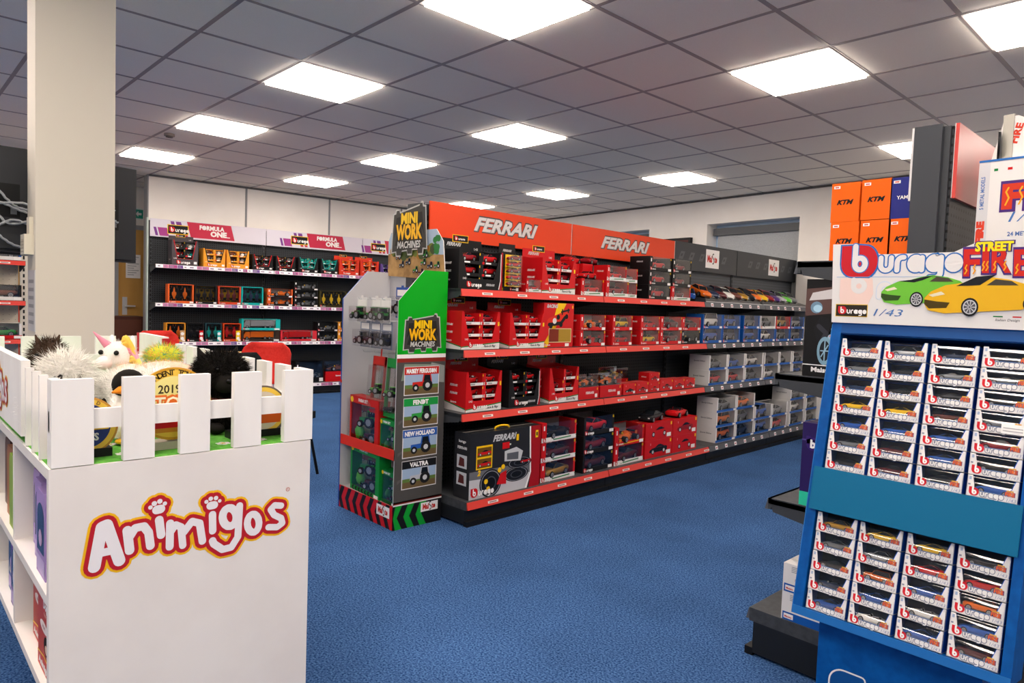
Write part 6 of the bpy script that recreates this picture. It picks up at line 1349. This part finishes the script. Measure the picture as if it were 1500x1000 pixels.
FW = mat('fbf9f4', .9); FB = mat('15120f', .9); FBR = mat('4a382c', .9); TAN = mat('e0b478', .9); PEACH = mat('efcdb4', .9)
plush('plush_dog', 'shaggy white plush dog behind the corner picket of the white fence', 'plush toy', (-1.96, .352, .9445), [((0, 0, .07), (.075, .07, .07)), ((.02, 0, .145), (.055, .052, .052))], FW, 1, 2600, .028, gravity=.55, extra=lambda t: eyes(t, ((.07, .02, .15), (.07, -.02, .15))))
def horse_x(t):
    b = MB(); b.ball((.05, .0, .115), (.05, .026, .026), mat('d8a868', .9), 12, 8); P(b, 'muzzle', t)
    for s in (-1, 1): b = MB(); b.cyl((-.01, s * .022, .188), (0, s * .3, 1), .009, .03, FBR, 8, r2=.002); P(b, 'ear', t)
    eyes(t, ((.04, .035, .16), (.04, -.035, .16)))
plush('plush_horse', 'dark brown plush horse with tan muzzle, farthest along the lettered side board', 'plush toy', (-2.45, .40, .9445), [((-.04, 0, .06), (.09, .06, .06)), ((0, 0, .15), (.055, .042, .05))], FBR, 2, 1500, .022, horse_x)
def uni_x(t):
    b = MB(); b.cyl((.02, -.02, .232), (.25, -.75, .8), .012, .055, mat('e08aa0', .6), 10, r2=.001); P(b, 'horn', t)
    for s in (-1, 1): b = MB(); b.ball((-.012, s * .032, .238), (.008, .008, .024), FW, 10, 8); P(b, 'ear', t)
    eyes(t, ((.046, -.022, .215), (.046, .025, .215)), .007)
    b = MB(); b.ball((.048, -.01, .186), (.024, .022, .02), mat('f3e2de', .9), 12, 8); P(b, 'muzzle', t)
    cols = ['f0c050', 'f3a0b4', 'f6d870', 'f0b0a0']
    mn = MB(); r = random.Random(3)
    for i in range(34):
        a = i / 33; y0 = .01 + .05 * a; z0 = .25 - .10 * a
        mn.tube(smooth([(-.01 + .02 * r.random(), y0, z0), (.01, y0 + .02, z0 + .006), (.015 * r.random(), y0 + .04, z0 - .03)], 3), [.006, .007, .007, .007, .006, .004, .002], mat(cols[i * 4 // 34], .8), 5)
    P(mn, 'mane', t)
    tl = MB(); cols = ['bfe8d0', 'a8e0c8', 'e6c8e0', 'f3b0c4']
    for i in range(30):
        a = i / 29; tl.tube(smooth([(.06, -.035 - .02 * r.random(), .19 - .03 * a), (.085, -.065 + .02 * a, .15 - .05 * a), (.085, -.06 + .03 * a, .07 - .04 * a)], 3), [.006, .008, .009, .009, .007, .005, .002], mat(cols[i * 4 // 30], .8), 5)
    P(tl, 'tail', t)
plush('plush_unicorn', 'white plush unicorn with pink horn, yellow and pink mane', 'plush toy', (-2.20, .53, .912), [((-.03, .03, .105), (.08, .07, .075)), ((0, 0, .20), (.05, .045, .045))], mat('f3eee8', .9), 4, 900, .008, uni_x, rz=R(-50))
plush('plush_rabbit', 'fluffy white plush toy lying behind the small penguin', 'plush toy', (-1.98, .525, .9445), [((0, -.03, .075), (.07, .085, .075)), ((.02, .03, .115), (.045, .05, .04))], FW, 6, 2400, .018)
def pen_x(t):
    b = MB(); b.ball((.008, 0, .135), (.032, .036, .036), FB, 14, 10); P(b, 'black_hood', t)
    b = MB(); b.cyl((.03, -.022, .125), (.55, -.8, -.1), .010, .026, mat('ea8a1c', .6), 10, r2=.002); P(b, 'beak', t)
    for s in (-1, 1): b = MB(); b.ball((0, s * .05, .065), (.014, .010, .04), FB, 10, 8); P(b, 'wing', t)
    for s in (-1, 1): b = MB(); b.ball((.035, s * .022, .006), (.022, .013, .006), mat('e8b01c', .6), 10, 6); P(b, 'foot', t)
    eyes(t, ((.036, -.02, .142), (.036, .018, .142)), .004)
plush('plush_penguin', 'small plush penguin with black head and orange beak beside the gold medal', 'plush toy', (-1.80, .452, .9465), [((0, 0, .06), (.042, .046, .06)), ((.004, 0, .125), (.03, .032, .03))], FW, 8, 500, .006, pen_x)
plush('plush_lamb', 'peach coloured plush toy lying across the middle of the display', 'plush toy', (-2.12, .60, .9445), [((0, .0, .06), (.06, .07, .06)), ((.01, .02, .125), (.05, .085, .035)), ((.03, -.07, .125), (.045, .045, .032))], PEACH, 9, 1200, .010, lambda t: eyes(t, ((.07, -.085, .14),), .005))
plush('plush_cat', 'small rainbow coloured plush toy in lime, orange and turquoise near the far board', 'plush toy', (-2.30, .665, .9445), [((0, 0, .08), (.05, .05, .08)), ((0, .01, .16), (.042, .05, .03))], mat('d8d840', .9), 10, 1400, .016, None, [mat('c6e03c', .9), mat('f0b060', .9), mat('2fb8a0', .9), mat('f0e060', .9)])
def dog_x(t):
    for s in (-1, 1): b = MB(); b.cyl((-.01, s * .04, .185), (-.1, s * .35, 1), .014, .034, FB, 8, r2=.002); P(b, 'ear', t)
    b = MB(); b.ball((.06, -.005, .128), (.032, .03, .026), FB, 12, 8); P(b, 'muzzle', t)
    b = MB(); b.ball((.088, -.005, .136), (.008, .011, .008), mat('0a0a0a', .2), 10, 8); P(b, 'nose', t); eyes(t, ((.062, .025, .165), (.062, -.028, .165)), .006)
    b = MB(); b.tube([(.052 * cos(a * pi / 8) + .005, .052 * sin(a * pi / 8), .092 - .01 * cos(a * pi / 8)) for a in range(17)], .006, mat('5a2c28', .7), 6); P(b, 'collar', t)
    for s in (-1, 1): b = MB(); b.ball((.06, s * .03, .014), (.035, .02, .014), FB, 10, 8); P(b, 'paw', t)
plush('plush_puppy', 'shaggy black plush puppy with dark red collar between the front pickets', 'plush toy', (-1.85, .682, .9445), [((0, 0, .055), (.06, .06, .055)), ((.01, 0, .15), (.058, .062, .052))], FB, 12, 3400, .019, dog_x, [FB, mat('24201c', .9), mat('0c0a09', .9)])
# ---- boxes in the open compartments
BG = 'boxed plush toys in the open side compartments'
def toy_carrier(x0, x1, y, z, h, d, col, label, window=True, words=()):
    w = x1 - x0; t = thing('plush_toy_box', label, 'toy box', ((x0 + x1) / 2, y, z), group=BG); b = MB()
    b.prism([(-w / 2, 0), (w / 2, 0), (w / 2, h * .9), (w * .4, h), (-w * .4, h), (-w / 2, h * .9)], 0, d, col)
    y = -.0006
    if window:
        b.poly([(-w * .38, y, h * .28), (w * .38, y, h * .28), (w * .38, y, h * .7)] + [(w * .38 * cos(R(a)), y, h * .7 + h * .16 * sin(R(a))) for a in range(15, 180, 15)] + [(-w * .38, y, h * .7)], mat('2a2c44', .1)); b.disc((0, y - .0004, h * .45), h * .1, mat('b9a0c8', .6), 14); b.rect(-w * .45, w * .45, h * .04, h * .22, y, mat('c4b0dc', .4))
    xs = w / 2 + .0006
    for i, (s, z2, hh, m) in enumerate(words):
        b.text(s, (xs, d * .5, h * z2), hh, m, ux=(0, 1, 0), bold=.04, wmax=d * .8)
    b.build('carton', t)
PURL = mat('a88cc8', .4); ORX = mat('b83a1c', .4)
for i, (x0, x1, lb) in enumerate(((-1.80, -1.70, 'lilac window box nearest the white front panel, upper compartment'), (-1.90, -1.81, 'lilac window box second from the white front panel, upper compartment'), (-2.0, -1.91, 'lilac window box by the divider, upper compartment'))):
    toy_carrier(x0, x1, .272 + .012 * i, .6805, .185, .2, PURL, lb)
def dog_box(x0, x1, y, lb):
    w = x1 - x0; h, d = .185, .2
    t = thing('plush_toy_box', lb, 'toy box', ((x0 + x1) / 2, y, .4705), group=BG); b = MB(); b.box(-w / 2, w / 2, 0, d, 0, h, ORX); b.prism([(-w / 2, h), (w / 2, h), (w * .3, h + .012), (-w * .3, h + .012)], 0, d, mat('cc4a24', .4))
    y_ = -.0006; b.poly([(-w / 2, y_, 0), (w / 2, y_, 0), (w / 2, y_, h * .16), (0, y_, h * .2), (-w / 2, y_, h * .14)], mat('c82818', .4)); b.flat(strokes([[(-w * .5, h * .155), (0, h * .205), (w * .5, h * .175)]], .002, 6), (0, y_ - .0002, 0), YEL)
    b.text('Animigos', (-.0, y_ - .0004, h * .05), .014, WHITE, w=w * .8, bold=.05); b.text('Dog', (w * .12, y_, h * .78), .018, WHITE, bold=.05, wmax=w * .6); b.text('Puppy', (w * .1, y_, h * .7), .007, mat('f0c8b0', .4), wmax=w * .5)
    b.disc((.0, y_, h * .55), .012, mat('f0e4dc', .4), 16, rx=w * .3); b.text('Woof', (0, y_ - .0004, h * .535), .007, mat('7a2a18', .4), wmax=w * .4); b.disc((w * .2, y_, h * .36), .022, FB, 14, rx=w * .2); b.disc((w * .2, y_ - .0004, h * .33), .010, mat('d8b49a', .5), 12, rx=w * .1)
    b.build('carton', t)
dog_box(-1.80, -1.66, .275, 'orange red dog toy box in the lower compartment next to the front panel')
dog_box(-1.96, -1.83, .29, 'orange red dog toy box further back in the lower compartment')
for i, (c, lb) in enumerate(((mat('8fae34', .4), 'lime green plush box past the divider, upper compartment'), (mat('a8682c', .4), 'tan brown plush box beside the lime one, upper compartment'), (mat('5a3a2c', .4), 'dark brown plush box beside the tan one, upper compartment'))):
    toy_carrier(-2.19 - i * .12, -2.085 - i * .12, .272 + .01 * i, .6805, .19, .2, c, lb, False, (('Plush', .6, .015, WHITE),))
for i, (c, lb) in enumerate(((mat('6a4a98', .4), 'violet plush box past the divider, lower compartment'), (mat('3a5a9a', .4), 'blue plush box beside the violet one, lower compartment'))):
    toy_carrier(-2.19 - i * .12, -2.085 - i * .12, .275 + .01 * i, .4705, .18, .2, c, lb, True)
# ================================================================ table, chairs and cream shelving by the partition
def table():
    t = thing('round_table', 'round beech topped table among the red chairs, behind the picket fence', 'table', (-6.75, 2.42, 0)); n = 40; r_ = .54
    b = MB(); W = noise_mat('beech_top', 'd8a869', 'e4bb80', 5, .4, stretch=(1, .15, 1)); b.prism([(r_ * cos(2 * pi * i / n), r_ * sin(2 * pi * i / n)) for i in range(n)], .695, .72, W, 'z'); b.build('table_top', t)
    b = MB(); b.cyl((0, 0, .04), (0, 0, 1), .04, .655, DGREY, 16); b.build('pedestal', t)
    for i in range(4): a = i * pi / 2 + .4; b = MB(); b.tube([(.03 * cos(a), .03 * sin(a), .06), (.38 * cos(a), .38 * sin(a), .02)], .02, DGREY, 8); b.build('foot', t)
table()
def chair(loc, rz, fabric, label, arms=False):
    """four legged visitor chair; faces local -y"""
    t = thing('visitor_chair', label, 'chair', loc, (0, 0, rz), 'chairs around the round table')
    def pad(zs, y0, lean, th, m, name, w=.22):
        b = MB(); rows = []
        for k in range(9):
            a = k / 8; z = zs[0] + (zs[1] - zs[0]) * a; ww = w * (1 - .35 * max(0, a - .75) ** 2 * 16 - .18 * max(0, .2 - a) * 5); row = []
            for i in range(9):
                x = -1 + i / 4; row.append((x * ww, y0 + lean * a - .05 * x * x + .012 * sin(a * pi), z))
            rows.append(row)
        v = [q for r_ in rows for q in r_] + [(x, y + th, z) for r_ in rows for x, y, z in r_]; N = 81; f = []
        for j in range(8):
            for i in range(8): k = j * 9 + i; f += [(k, k + 1, k + 10, k + 9), (N + k, N + k + 9, N + k + 10, N + k + 1)]
        for j in range(8): f += [(j * 9, j * 9 + 9, N + j * 9 + 9, N + j * 9), (j * 9 + 8, N + j * 9 + 8, N + j * 9 + 17, j * 9 + 17)]
        for i in range(8): f += [(i, N + i, N + i + 1, i + 1), (72 + i, 73 + i, N + 73 + i, N + 72 + i)]
        b.mesh(v, f, m, True); b.build(name, t)
    pad((.52, .885), .2, .07, .03, fabric, 'backrest'); pad((.53, .875), .232, .07, .02, BLACK, 'back_shell', .215)
    b = MB(); b.prism([(-.22, -.22), (.22, -.22), (.235, 0), (.2, .2), (-.2, .2), (-.235, 0)], .42, .47, fabric, 'z'); b.build('seat', t)
    for sx in (-1, 1):
        for sy in (-1, 1): b = MB(); b.tube([(sx * .19, sy * .17, .42), (sx * .23, sy * .24, .0)], .011, BLACK, 8); b.build('leg', t)
    b = MB(); b.tube(smooth([(-.17, .18, .42), (-.17, .235, .5), (-.17, .25, .6)], 4), .012, BLACK, 8); b.build('back_support', t); b = MB(); b.tube(smooth([(.17, .18, .42), (.17, .235, .5), (.17, .25, .6)], 4), .012, BLACK, 8); b.build('back_support', t)
    if arms:
        for s in (-1, 1): b = MB(); b.tube(smooth([(s * .24, .2, .62), (s * .27, .05, .66), (s * .27, -.15, .64), (s * .25, -.2, .46)], 5), .014, BLACK, 8); b.build('armrest', t)
RFAB = noise_mat('red_fabric', 'cf2f28', 'd83a30', 60, .8); BFAB = noise_mat('black_fabric', '17181b', '202226', 60, .8)
chair((-5.83, 2.46, 0), R(45), RFAB, 'red padded visitor chair between the round table and the green stand')
chair((-4.71, 2.11, 0), R(125), BFAB, 'black padded visitor chair in front of the round table, seen through the pickets')
chair((-7.8, 2.32, 0), R(95), RFAB, 'red padded visitor chair on the partition side of the round table')
CREAM = peg_mat('cream_panel', 'd6cdbd', .05, .05)
XF = Frame(-8.05, -.72, 90)
bay(XF, 0.0, 1.86, 'cream shelving bay with red shelf edges beyond the white column', 'cream bays', [(.80, .36), (1.17, .36), (1.555, .36)], .42, 2.1, 'red', None, peg=CREAM, posts=(False, False), base=(.15, 0))
def cream_post():
    b = MB(); b.box(1.862, 1.93, .40, .44, 0, 2.1, mat('dcd6ca', .45)); zz = .2
    while zz < 2.05: b.box(1.885, 1.9, .3988, .4, zz, zz + .035, BLACK); zz += .06
    tag(b.build('shelf_end_post', None, XF.at(0, 0), XF.rot), 'cream slotted end post of the shelving beside the oak door', 'post')
    for z, lb, c, bnd, k in ((1.5555, 'blue and white window box on the upper cream shelf end', BLUE, CARDW, 'sports'), (1.1705, 'black window box with brown vehicle on the middle cream shelf end', BLACK, CARDW, 'jeep'), (.8005, 'white and red window box on the lower cream shelf end', CARDW, RED, 'saloon')):
        boxed_car(XF, 1.45, 1.83, z, .08, .15, .2, lb, 'boxes on the cream shelving', c, bnd, BIT['brown' if k == 'jeep' else ('grey' if k == 'sports' else 'green')], k, shield=False)
cream_post()
def red_sheet():
    b = MB(); b.box(-.15, .15, 0, .02, 0, 1.3, mat('d0401f', .4)); b.rect(-.12, .12, .72, .9, -.0006, WHITE); tag(b.build('leaning_board', None, (-9.6, 1.40, 0), (0, 0, R(90))), 'narrow orange red board with white patch between cream shelving and oak door', 'board')
red_sheet()
def wall_frame():
    b = MB(); b.box(-.42, .42, -.05, 0, 0, .5, BLACK); b.rect(-.39, .39, .03, .47, -.0506, mat('4a1c1c', .3)); b.rect(.2, .34, .36, .40, -.0512, mat('d8d0c8', .4)); b.rect(.24, .30, .26, .31, -.0512, YEL)
    tag(b.build('wall_screen', None, FF.at(2.86, 0, 1.755), FF.rot), 'black framed wall screen between the two windows, top edge above the gondola', 'screen')
wall_frame()
